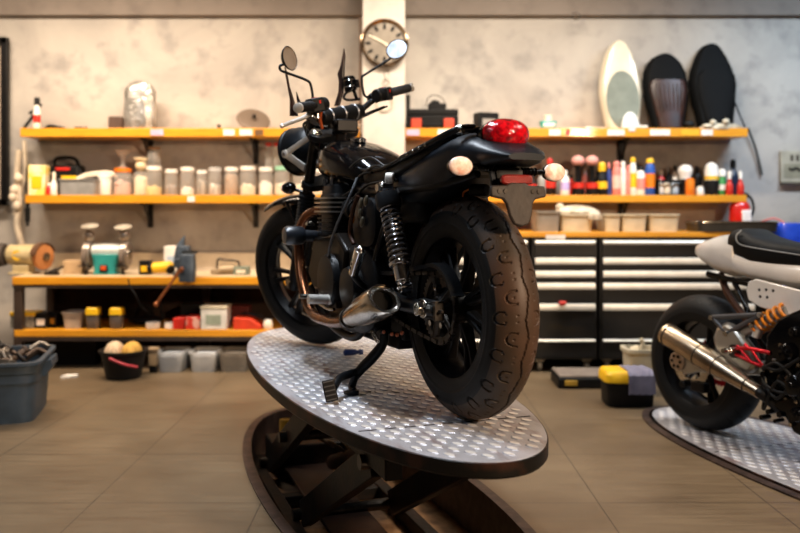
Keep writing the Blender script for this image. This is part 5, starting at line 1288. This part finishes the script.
for i in range(26):
    x, y, z = random.uniform(-.15, .15), random.uniform(-.21, .21), random.uniform(.0, .07); m = MB(); k = i % 4
    if k == 0: m.tube([(x-.05, y, z+.01), (x, y+.03, z+.04), (x+.05, y+.01, z+.02)], .012)
    elif k == 1: m.torus((x, y, z+.03), (random.uniform(-1, 1), random.uniform(-1, 1), .6), .035, .01, 20, 8)
    elif k == 2: m.cyl((x-.03, y-.02, z), (x+.04, y+.03, z+.05), .02, n=12).cyl((x+.04, y+.03, z+.05), (x+.05, y+.036, z+.056), .028, n=12)
    else: m.box((x, y, z+.02), (.09, .05, .03), Matrix.Rotation(random.uniform(-1, 1), 3, 'Z') @ Matrix.Rotation(random.uniform(-.6, .6), 3, 'X'))
    m.out('scrap_piece', jm[i*7 % 3], junk, bev=.002)
# ---- wall clock on the pillar
t = thing('wall_clock', 'round chrome-rimmed skeleton wall clock high on the concrete pillar', 'clock', W(384.5, 43.5, 5.85)); R_ = wpx(24, 5.85)
MB().lathe([(R_*.9, 0), (R_, .0), (R_, .03), (R_*.93, .036), (R_*.86, .022), (R_*.86, 0)], (0, 0, 0), (0, -1, 0), 48).out('clock_rim', mat('clock_bronze', '#a8927a', .18, 1, '#8a7460'), t)
MB().lathe([(R_*.88, 0), (R_*.88, .006), (.001, .006)], (0, 0, 0), (0, -1, 0), 40).out('clock_face', mat('clock_face', '#4a4038', .2, .7, '#241e1a', scale=9), t)
MB().lathe([(R_*.52, .008), (R_*.84, .008), (R_*.84, .014), (R_*.52, .014)], (0, 0, 0), (0, -1, 0), 40).out('chapter_ring', mat('cream_ring', '#b4a898', .3, .6), t)
for i in range(12):
    a = 2*PI*i/12; m = MB(); Rm = Matrix.Rotation(a, 3, 'Y')
    m.box(Rm @ V((0, -.016, R_*.68)), (R_*.12, .004, R_*.22), Rm).out('hour_mark', mat('dark_numeral', '#2a2622', .5), t)
for a, l, w in ((2.2, .55, .02), (-1.1, .75, .014)):
    Rm = Matrix.Rotation(a, 3, 'Y'); MB().box(Rm @ V((0, -.021, R_*l/2)), (w, .004, R_*l), Rm).out('clock_hand', cream_pl, t)
tag(MB().torus(W(386, 82, 5.85)+V((0, -.002, 0)), (0, -1, 0), .022, .003, 24, 6).tube([W(386, 80, 5.855), W(384, 72, 5.855), W(388, 70, 5.855), W(389, 76, 5.855)], .002).out('pillar_sticker', mat('faint_grey_mark', '#8c8478', .7)), 'faint grey emblem mark on the pillar below the clock', 'emblem')
tag(MB().torus(W(384, 103, 5.85), (0, -1, 0), wpx(8, 5.85), .004, 28, 6).out('hanging_ring', mat('pale_wire', '#b8a890', .5)), 'thin pale wire ring hanging on the pillar behind the handlebar', 'ring')
tag(MB().torus(W(576, 16, 6.05), (0, -1, .2), wpx(4, 6.05), .004, 20, 6).out('beam_hook', darksteel), 'small metal ring hook under the concrete beam', 'hook')
tag(MB().tube([V((X(362, 5.9)-.012, 5.9, 2.4)), V((X(362, 5.9)-.012, 5.9, 1.66))], .009).out('conduit', mat('brown_conduit', '#5c4636', .6)), 'thin brown conduit running down the left edge of the pillar', 'conduit')

# ---- upper right shelf
t = thing('tool_case', 'black tool case with two red latches on the upper right shelf', 'case', place(432, 6.03, ZS1)); u = wpx(1, 6.03)
MB().box((0, 0, 6.5*u), (51*u, .2, 13*u)).out('case_body', blk_plast, t, bev=.008)
MB().box((0, 0, 16.2*u), (51*u, .2, 6*u)).out('case_lid', blk_plast, t, bev=.008)
for s in (-1, 1): MB().box((s*16*u, -.108, 5*u), (10*u, .02, 9.5*u)).out('latch', mat('coral_red', '#d04830', .4), t, bev=.004)
MB().tube([(-9*u, -.1, 8*u), (-8*u, -.125, 4*u), (8*u, -.125, 4*u), (9*u, -.1, 8*u)], .007).out('case_handle', blk_plast, t)
t = thing('power_adapter', 'black gadget with a looped cable on top of the latch case', 'gadget', place(437, 6.03, ZS1+19.8*u))
MB().box((0, 0, 3*u), (18*u, .1, 6*u)).ell((-2*u, 0, 7*u), (5*u, .04, 3*u)).out('gadget_body', blk_plast, t, bev=.005)
MB().tube([(-11*u, 0, 4*u), (-9*u, 0, 12*u), (-2*u, 0, 15*u), (6*u, 0, 11*u), (8*u, 0, 4*u)], .003).out('gadget_cable', blk_plast, t)
tag(MB().box((0, 0, 17*u), (4*u, .05, 34*u)).box((0, -.027, 26*u), (3*u, .004, 3*u)).out('level_bar', mat('black_yellow_bar', '#141210', .5), loc=place(408, 5.99, ZS1)), 'upright black bar at the pillar end of the upper right shelf', 'bar')
carton(486, 22, 113, 'small black speaker-like box behind the red tail light', blk_plast, d=6.05, z=ZS1, base=130, face=grey_pl, rz=.3, dep=.1)
t = thing('tape_tub', 'teal and white tub topped with a cream roll near shelf middle', 'tub', place(548, 6.0, ZS1))
MB().loft([sell((0, 0, z), a, .05, (1, 0, 0), (0, 1, 0), 24, 4) for z, a in ((0, .05), (.055, .06))]).out('tub_base', mat('teal_plastic', '#3fa8a0', .4), t)
MB().box((0, -.052, .028), (.08, .004, .024)).out('tub_label', white_pl, t)
MB().cyl((0, 0, .056), (0, 0, .1), .03).out('cream_roll', cream_pl, t)
tag(MB().box((0, 0, .004), (.12, .06, .008)).cyl((-.07, 0, .008), (-.02, .02, .008), .006).out('paper_slip', paper, loc=place(596, 5.97, ZS1)), 'thin pale slip of paper left of the cream seat shell', 'paper')
def seatshell(px, w, h, label, m1, m2, lean=.22, prof=None, name='saddle'):
    d_ = 6.045; u = wpx(1, d_); W_ = w*u/2; H = h*u
    t = thing(name, label, 'motorcycle seat', place(px, d_, ZS1), 0, 'motorcycle seats on the upper right shelf')
    P = prof
    def shape(scale, y0, inner=False):
        out = []
        for side in (1, -1):
            rng = P if side == 1 else P[::-1]
            for (q, a) in rng: out.append(V((side*a*W_*scale, y0+.12*q, q*H*(scale if inner else 1)+(.02 if inner else 0))))
        return out
    m = MB(); m.rings([shape(1, .0), shape(1.0, -.035), shape(.93, -.065), shape(.8, -.085)]); o = m.out('seat_shell', m1, t, bev=.006, ang=60)
    return t, W_, H, shape
ck = mat('cream_gloss_shell', '#c4b89e', .3, 0, '#c6bca6', coat=.4)
P = [(0, .76), (.1, .82), (.25, .93), (.4, 1), (.55, .97), (.72, .82), (.86, .62), (.95, .4), (.985, .22), (1, .05)]
t, W_, H, sh = seatshell(621, 42, 91, 'cream gloss motorcycle seat shell with grey hollow, left of two black seats', ck, None, prof=P, name='seat_shell')
m = MB(); o_ = [V((.78*W_*math.cos(a)*(1 if math.sin(a) > 0 else .8+.2*abs(math.cos(a))), -.088+.12*(.32+.33*math.sin(a)), H*(.32+.33*math.sin(a)))) for a in [2*PI*i/32 for i in range(32)]]
m.rings([o_, [p+V((0, -.003, 0)) for p in o_]]).out('hollow', mat('grey_green_fabric', '#6f766c', .7), t)
P = [(0, .72), (.12, .76), (.3, .9), (.45, .98), (.6, 1), (.75, .94), (.87, .76), (.95, .5), (.985, .28), (1, .05)]
t, W_, H, sh = seatshell(667, 45, 78, 'black motorcycle seat with dark brown ribbed pad, middle of the three', mat('matt_black_seat', '#070707', .7, 0, '#050505', spec=.12), None, prof=P)
m = MB(); br = mat('brown_leather', '#34190f', .38, 0, '#22100a', spec=.35)
secs = [sell((0, -.085+.12*q, q*H), a*W_, .03, (1, 0, 0), (0, 1, 0), 28, 2.4) for q, a in ((.02, .5), (.15, .56), (.35, .72), (.5, .82), (.6, .8), (.64, .7))]
m.loft(secs).out('seat_pad', br, t, ang=60)
m = MB()
for i in range(7):
    x = (-.5+i/6)*W_*1.1; m.tube([(x*.7, -.105+.02, .1*H), (x*.9, -.118+.12*.3, .3*H), (x, -.118+.12*.5, .5*H), (x, -.112+.12*.6, .6*H)], .005)
m.out('pad_rib', br, t)
P = [(0, .72), (.12, .78), (.3, .9), (.45, .98), (.55, 1), (.7, .88), (.84, .66), (.94, .44), (.985, .26), (1, .05)]
t, W_, H, sh = seatshell(714, 47, 88, 'plain matt black motorcycle seat, rightmost and tallest black one', mat('matt_black_seat', '#070707', .7, 0, '#050505', spec=.12), None, prof=P)
m = MB(); secs = [sell((.02*q, -.08+.12*q, q*H), a*W_, .03, (1, 0, 0), (0, 1, 0), 28, 2.4) for q, a in ((.02, .45), (.15, .58), (.35, .78), (.5, .84), (.62, .8), (.68, .6))]
m.loft(secs).out('seat_pad', mat('matt_black_seat', '#070707'), t, ang=60)
tag(MB().tube([W(734, 100, 6.02), W(739, 113, 6.0), W(745, 127, 5.96)], .006).out('prop_rod', blk_metal), 'thin black rod leaning right of the tallest black seat', 'rod')
tag(cloth_lump((X(630, 5.925), 5.925, ZS1), (.06, .028, .115), 2.1, MB()).out('crumpled_cloth', mat('white_cloth', '#dcdcd8', .9, bump=.4)), 'crumpled white cloth in front of the cream seat shell', 'cloth')
tag(MB().box((0, 0, .01), (.17, .08, .018)).out('white_tray', white_pl, loc=place(634, 5.94, ZS1), bev=.004), 'flat white tray under the crumpled cloth', 'tray')
tag(MB().ell((0, 0, .03), (.04, .035, .03)).out('black_ball', blk_plast, loc=place(689, 5.95, ZS1)), 'small black rounded cap between the two black seats', 'cap')
m = cloth_lump((0, 0, .0), (.14, .028, .035), 4, MB()); m.ell((-.07, -.02, .04), (.022, .02, .02)).ell((.02, -.02, .045), (.024, .02, .022)).ell((-.11, -.02, .015), (.035, .02, .015))
tag(m.out('parts_rag', mat('pale_rag', '#d0c4ac', .8, 0, '#8c7c64', bump=.4), loc=place(722, 5.925, ZS1)), 'pale rag with shiny knobs in front of the rightmost seat', 'rag')

# ---- lower right shelf
def b(px, w, top, lb, body, cap=None, lab=None, **k): return bottle(px, w, top, lb, body, cap, lab, base=197, d=k.pop('d', 6.0), group='bottles and sprays on the lower right shelf', **k)
blackred = mat('black_red', '#1c1412', .5)
carton(483, 22, 178, 'red and white workshop carton seen under the tail, left half', mat('red_white_pack', '#c83424'), base=197)
carton(505, 14, 176, 'white carton with red corner seen under the tail light', white_pl, base=197, face=red_pl)
b(496, 5, 168, 'slim white bottle with red cap seen just under the tail', white_pl, red_pl)
b(532, 10, 176, 'short black bottle with red band between tail and right indicator', blackred, blk_plast, red_pl)
b(542, 9, 172, 'clear grey bottle behind the right indicator', grey_pl, blk_plast)
b(550, 12, 160, 'black bottle with a red spout hidden behind the indicator', blackred, red_pl, red_pl)
b(565, 9, 172, 'white and violet squeeze bottle right of the indicator', white_pl, white_pl, mat('violet_band', '#b8a8d8', .5), d=5.95)
for px, lb in ((578, 'left of two polishing tools with round pink tops'), (592, 'right of two polishing tools with round pink tops')):
    t = thing('polishing_tool', lb, 'tool', place(px, 6.0, ZS2), 0, 'pink-topped polishing tools'); u = wpx(1, 6)
    MB().lathe([(6*u, 0), (6.5*u, .01), (6*u, 12*u), (2.5*u, 14*u), (2.5*u, 28*u), (4*u, 30*u)]).out('tool_stand', blk_plast, t)
    MB().lathe([(6.6*u, 7*u), (6.6*u, 12.5*u), (.001, 12.6*u)]).out('red_band', red_pl, t)
    MB().ell((0, 0, 34.5*u), (6.5*u, 6.5*u, 5.5*u)).out('pink_pad', mat('pink_pad', '#d89a90', .7), t)
b(602, 11, 164, 'black trigger spray with yellow base and yellow tip', blk_plast, yellow_pl, yellow_pl, name='spray_bottle', neck=.45, capw=.7)
b(609, 5, 164, 'slim blue-sided bottle with pink neck by the black-yellow spray', mat('deep_blue', '#30407c', .4), pink_pl)
for px, w, top, lb, bd, cp, lbm in ((616.5, 9, 163, 'tall pink bottle, widest of the pale bottles', pink_pl, pink_pl, mat('pale_pink', '#eab8a8', .5)), (623, 6, 163, 'slim tall white bottle between pink ones', white_pl, white_pl, None), (628.5, 5, 167, 'narrow pink bottle right of the slim white one', pink_pl, pink_pl, None), (633, 7, 159, 'white bottle with yellow nozzle and yellow foot', white_pl, yellow_pl, yellow_pl), (640.5, 9, 168, 'white bottle with black top and pink label', white_pl, blk_plast, pink_pl), (650, 10, 160, 'blue aerosol can with orange label and yellow nozzle', blue_pl, yellow_pl, orange_pl)):
    b(px, w, top, lb, bd, cp, lbm, neck=.22, capw=.75)
for px, w, top, lb, bd, cp in ((558, 8, 168, 'grey bottle with a red top between the indicator and the violet bottle', grey_pl, red_pl), (571.5, 5, 176, 'slim red bottle just left of the polishing tools', red_pl, blk_plast), (585, 6, 170, 'short pale pink bottle between the two polishing tools', pink_pl, white_pl), (597, 5, 172, 'thin black bottle squeezed in right of the polishing tools', blk_plast, blk_plast), (522, 8, 178, 'small red and black bottle just right of the tail bracket', red_pl, blk_plast), (645.5, 6, 174, 'black bottle just behind the blue aerosol can', blk_plast, blk_plast)):
    b(px, w, top, lb, bd, cp, d=6.1, neck=.3)
t = thing('wire_crate', 'black open crate holding red and white bottles on the lower right shelf', 'crate', place(669, 6.02, ZS2)); u = wpx(1, 6)
m = MB(); m.box((0, -.06, 14*u), (27*u, .008, 3*u)).box((0, .06, 14*u), (27*u, .008, 3*u)).box((0, 0, .004), (27*u, .12, .008))
for s in (-1, 1): m.box((s*13*u, 0, 8*u), (.01, .12, 16*u))
m.out('crate_frame', blk_plast, t)
for px, w, top, lb, bd, cp in ((660, 7, 182, 'small white bottle in front left of the black crate', white_pl, white_pl), (667, 7, 183, 'small pale bottle in the middle of the black crate', cream_pl, white_pl), (675, 7, 181, 'pale blue bottle at right in the black crate', mat('pale_blue', '#a8b8c8'), white_pl)):
    b(px, w, top, lb, bd, cp, z=ZS2+.009, d=6.0)
for px, w, top, lb, bd, cp in ((661, 8, 172, 'red bottle standing behind the crate rail', red_pl, white_pl), (668, 6, 168, 'dark bottle with grey cap behind the crate', blk_plast, grey_pl), (675, 7, 167, 'white bottle with black cap behind the crate', white_pl, blk_plast)):
    b(px, w, top, lb, bd, cp, d=6.13, neck=.3)
b(690, 9, 180, 'orange can standing right of the black crate', orange_pl, orange_pl, None, neck=.08, capw=.95, d=5.95)
t = thing('funnel_bottle', 'rounded white dispenser leaning above the orange can', 'dispenser', place(685, 6.07, ZS2))
MB().lathe([(.03, 0), (.04, .02), (.025, .09), (.05, .16), (.052, .19), (.035, .215), (.001, .22)]).tube([(0, 0, .1), (-.02, -.02, .04)], .02).out('dispenser_body', white_pl, t)
b(700, 7, 188, 'short white cap lying right of the orange can', white_pl, cream_pl, d=5.95, neck=.2, capw=.8)
t = thing('paint_cup', 'black cup with a large white domed lid', 'cup', place(711.5, 6.0, ZS2)); 
MB().lathe([(6*u, 0), (7.5*u, 14*u), (7.2*u, 15*u)]).out('cup_body', blk_plast, t)
MB().lathe([(6.8*u, 15.1*u), (6.8*u, 25*u), (5.5*u, 30*u), (2*u, 32.5*u), (.001, 33*u)]).out('domed_lid', white_pl, t)
MB().lathe([(6.9*u, 15.6*u), (6.9*u, 19*u)], cap=False).out('yellow_stripe', yellow_pl, t)
b(722, 9, 171, 'green and white squeeze bottle with orange collar', mat('green_bottle', '#3c8c4c', .4), white_pl, white_pl, neck=.45, capw=.8)
b(697, 9, 168, 'tall dark bottle in shadow behind the white cap', blk_plast, blk_plast, d=6.12)
b(733, 11, 161, 'tall blue-black bottle at the right end of the shelf', mat('blue_black', '#1a2438', .3), blk_plast, neck=.4, d=6.08)
for px, lb in ((729.5, 'left of two small red tubes with white tips at the shelf end'), (740.5, 'right of two small red tubes with white tips at the shelf end')):
    b(px, 7, 173, lb, red_pl, white_pl, neck=.55, capw=.5, d=5.94)
# ---- on the cabinet worktop
ZW = .9145; DW = 5.72; u = wpx(1, DW)
for px, w, top, lb in ((545, 25, 211, 'grey mesh bin at left on the cabinet worktop, nearest the tail'), (573.5, 33, 214, 'cream bin with a grey plastic bag on top'), (608, 17, 214, 'cream storage bin, left of the row of three'), (629.5, 26, 214, 'cream storage bin, middle of the row of three'), (659, 31, 214, 'cream storage bin, right of the row of three')):
    tub(px, w, top, lb, mat('cream_bin', '#cbbfa4', .55) if px > 560 else mat('grey_bin', '#8c857a', .5), DW, ZW, 231, .24, group='storage bins on the cabinet top', taper=1.1, rim=.006, fill=mat('bin_rag', '#a89c88', .9))
m = cloth_lump((X(575, DW), DW-.02, ZW+.125), (.14, .1, .05), 2.0, MB()); cloth_lump((X(590, DW), DW-.12, ZW+.09), (.05, .03, .05), 1.0, m); m.ell((X(560, DW), DW, ZW+.16), (.03, .03, .03))
tag(m.out('plastic_bag', mat('silver_bag', '#c4b8a4', .35, .1, '#a4947c', bump=.6, bscale=30)), 'crumpled translucent plastic bag draped over a cream bin', 'bag')
t = thing('tray', 'long shallow steel tray on the worktop above the wide cabinet', 'tray', (X(731, 5.62), 5.62, ZW)); w2 = wpx(82, 5.62)/2
R = lambda k, zz, s=0: sell((0, 0, zz), w2*k-s, .13*k-s, (1, 0, 0), (0, 1, 0), 40, 8)
MB().rings([R(.97, 0), R(1, .055), R(1.01, .055), R(1.01, .066), R(.985, .066), R(.95, .01)]).out('tray_body', mat('dark_tray', '#4c463e', .35, .6), t)
MB().rings([R(1.012, .056), R(1.018, .062), R(1.012, .067), R(.99, .067)], False, False).out('tray_rim', steel, t)
t = thing('fire_extinguisher', 'red fire extinguisher with white label behind the steel tray', 'fire extinguisher', (X(742.5, 5.9), 5.95, ZW)); u = wpx(1, 5.9)
MB().lathe([(9*u, 0), (10*u, .01), (10*u, 24*u), (8*u, 28*u), (3*u, 31*u), (3*u, 33*u)], n=30).out('cylinder', mat('extinguisher_red', '#c41a14', .3, coat=.5), t)
MB().box((3*u, -9.2*u, 13*u), (9*u, .02, 15*u)).out('white_label', lab_w, t, bev=.004)
MB().box((0, 0, 34*u), (.03, .03, .03)).tube([(0, 0, 36*u), (4*u, -.02, 37*u), (8*u, -.02, 35*u)], .008).tube([(2*u, 0, 34*u), (11*u, 0, 33*u), (13*u, -.02, 22*u), (10*u, -.03, 14*u)], .009).out('valve', blk_plast, t)
tag(MB().tube([(X(757, 5.8), 5.8, ZW+.05), (X(770, 5.8), 5.75, ZW+.085), (X(778, 5.8), 5.7, ZW+.05), (X(774, 5.8), 5.68, ZW)], .006).out('red_cable', mat('coral_cable', '#c86050', .5)), 'loose coral red cable curling past the end of the tray', 'cable')
# blue item and dark trolley to the right of the cabinets
t = thing('blue_bin', 'glossy blue plastic bin right of the cabinet end', 'bin', (X(790, 5.7), 5.75, 0))
MB().box((0, 0, .22), (.3, .4, .44)).out('lower_stand', blk_plast, t, bev=.01)
MB().loft([sell((0, 0, z), a, .2, (1, 0, 0), (0, 1, 0), 28, 5) for z, a in ((.45, .14), (.9, .17), (.96, .175), (.97, .16))]).out('bin_body', mat('gloss_blue', '#1c3cae', .25, 0, '#2a50c8', coat=.4), t)
MB().box((-.1, -.215, .7), (.16, .02, .03)).out('silver_handle', steel, t)
# electrical panel
t = thing('wall_sign', 'beige wall plate with dark marks at the right edge', 'sign', W(793, 167, 6.18)); u = wpx(1, 6.18)
MB().box((0, 0, 0), (26*u, .03, 32*u)).out('plate', mat('beige_plate', '#a8a08c', .6), t, bev=.004)
MB().box((0, -.016, -16*u), (26*u, .02, 2*u)).out('plate_ledge', mat('ledge_brown', '#5c5444', .6), t)
MB().box((-2*u, -.016, 9*u), (3*u, .003, 6*u)).out('plate_mark', mat('mark_brown', '#4c4234', .6), t)
MB().box((3.5*u, -.016, 9*u), (3*u, .003, 6*u)).out('plate_mark', mat('mark_brown', '#4c4234'), t)
MB().box((0, -.016, -4*u), (20*u, .003, 14*u)).out('plate_panel', mat('panel_olive', '#8c8670', .6), t)
MB().tube([(-5*u, -.018, -1*u), (-2*u, -.019, -3*u), (2*u, -.019, -1*u), (6*u, -.018, -4*u)], .008).out('plate_motif', mat('mark_dark', '#201c18', .6), t)
# ---- floor, right
t = thing('tool_case', 'flat black case with grey foam-like top lying on the floor', 'case', (X(593, 5.12), 5.14, 0)); u = wpx(1, 5.1)
MB().box((0, 0, 5.5*u), (76*u, .28, 11*u)).out('case_body', blk_plast, t, bev=.01)
MB().box((0, 0, 12*u), (74*u, .27, 2*u)).out('foam_top', mat('grey_foam', '#75695e', .9, 0, '#665a50', bump=.2), t, bev=.006)
for x in (-26, 10): MB().box((x*u, -.143, 6*u), (12*u, .012, 5*u)).out('latch', mat('latch_yellow', '#b89030', .5) if x < 0 else mat('latch_grey', '#4a4440', .5), t, bev=.002)
t = thing('tool_box', 'black tool box with bright yellow lid on the floor by the racer', 'tool box', (X(627, 4.62), 4.62, 0)); u = wpx(1, 4.62)
MB().loft([sell((0, 0, z*u), a*u, .1*b_, (1, 0, 0), (0, 1, 0), 32, 6) for z, a, b_ in ((0, 22, .95), (2, 23, 1), (22, 24, 1), (24, 24.5, 1.03))]).out('box_body', blk_plast, t, bev=.004)
MB().loft([sell((0, 0, z*u), a*u, .1*b_, (1, 0, 0), (0, 1, 0), 32, 6) for z, a, b_ in ((24, 26, 1.1), (32, 25.5, 1.08), (35, 23, .95))]).out('box_lid', yellow_pl, t, bev=.004)
m = MB(); rs = []
for i, (q, z) in enumerate(((.085, 35.6), (-.02, 36.2), (-.09, 36), (-.118, 32), (-.122, 26), (-.124, 14))):
    rs.append([V((x*u, q-.002*math.sin(x), (z+.5*math.sin(x*.9+i))*u)) for x in range(0, 27, 2)]+[V((x*u, q-.002*math.sin(x)+(.004 if i > 2 else 0), (z+.5*math.sin(x*.9+i)-.9*(i < 3))*u)) for x in range(26, -1, -2)])
tag(m.rings(rs).out('cloth', mat('grey_violet_cloth', '#7d7888', .9, 0, '#6a6676', bump=.3, bscale=120), loc=(X(623, 4.62), 4.62, 0)), 'grey-violet microfibre cloth draped over the yellow tool box lid', 'cloth')
t = tub(640, 30, 347, 'cream bin holding a brush behind the racer rear tyre', mat('cream_bin', '#cbbfa4'), 4.88, 0, 393, .15, taper=1.12, rim=.012)
tag(MB().tube([W(632, 352, 4.88), W(640, 350, 4.86)], .03, n=12).tube([W(640, 352, 4.86), W(643, 343, 4.86), W(641, 339, 4.86)], .012).out('brush', mat('brush_cream', '#d8c8a8', .6)), 'cream brush with a short handle lying in the bin', 'brush')
# screwdriver-like blue tool on the deck
t = thing('hand_tool', 'small dark blue plastic tool lying on the chequer plate deck', 'tool', tuple(W(355, 357, 508.8/146)+V((0, 0, .006))), .2); u = wpx(1, 3.48)
MB().cyl((-9*u, 0, .014), (1*u, 0, .014), .0145, .012, n=16).ell((-9*u, 0, .014), (.012, .0145, .0145)).cyl((1*u, 0, .014), (4*u, 0, .014), .008).cyl((4*u, 0, .014), (8*u, 0, .014), .013, .011).out('tool_handle', mat('navy_plastic', '#1c3470', .35), t)
# ------------------------------------------------------------------ camera, lamps, world
cd = bpy.data.cameras.new('camera'); cam = bpy.data.objects.new('camera', cd); COL.objects.link(cam)
cam.location = CAM; cam.rotation_euler = (PI/2, 0, 0); cd.sensor_width = 36; cd.lens = 36*F/800; cd.shift_y = -(266.5-HY)/800
cd.dof.use_dof = True; cd.dof.focus_distance = 2.6; cd.dof.aperture_fstop = 2.0; cd.clip_start = .05
bpy.context.scene.camera = cam
def area(name, loc, size, power, col, tgt=None, spread=180):
    l = bpy.data.lights.new(name, 'AREA'); l.shape = 'RECTANGLE'; l.size, l.size_y = size; l.energy = power; l.color = col; l.spread = math.radians(spread)
    o = bpy.data.objects.new(name, l); COL.objects.link(o); o.location = loc
    d = (V(tgt)-V(loc)) if tgt else V((0, 0, -1)); o.rotation_euler = d.to_track_quat('-Z', 'Y').to_euler()
    return o
warm = (1, .78, .52); neut = (1, .9, .78); cool = (.78, .88, 1)
area('ceiling_tube', (-2.0, 4.85, 2.98), (2.4, .12), 92, (1, .82, .64), (-2.0, 5.7, .8), 130)
area('ceiling_tube', (.8, 4.85, 2.98), (1.8, .12), 62, (1, .88, .74), (.8, 5.7, .8), 130)
area('ceiling_tube', (2.9, 4.75, 2.98), (1.2, .12), 40, (.62, .8, 1), (2.9, 5.7, .8), 130)
area('ceiling_tube', (-.5, 3.0, 2.98), (.14, 1.4), 36, (.82, .9, 1), None, 110)
area('ceiling_tube', (-2.3, 1.7, 2.98), (.14, 1.2), 22, (.72, .84, 1))
area('ceiling_tube', (2.0, 2.5, 2.98), (.14, 1.2), 20, (1, .93, .84), None, 120)  # unseen tube added to brighten the white racer and the floor around it
area('ceiling_spot', (2.6, -.6, 2.3), (.4, .4), 58, (1, .72, .48), (.3, 2.6, .8), 90)
w = bpy.data.worlds.new('world'); bpy.context.scene.world = w; w.use_nodes = True
w.node_tree.nodes['Background'].inputs[0].default_value = (.5, .55, .6, 1); w.node_tree.nodes['Background'].inputs[1].default_value = .05
sc = bpy.context.scene
sc.view_settings.view_transform = 'Standard'; sc.view_settings.look = 'None'; sc.view_settings.gamma = 1; sc.view_settings.use_curve_mapping = False; sc.view_settings.exposure = 0.1
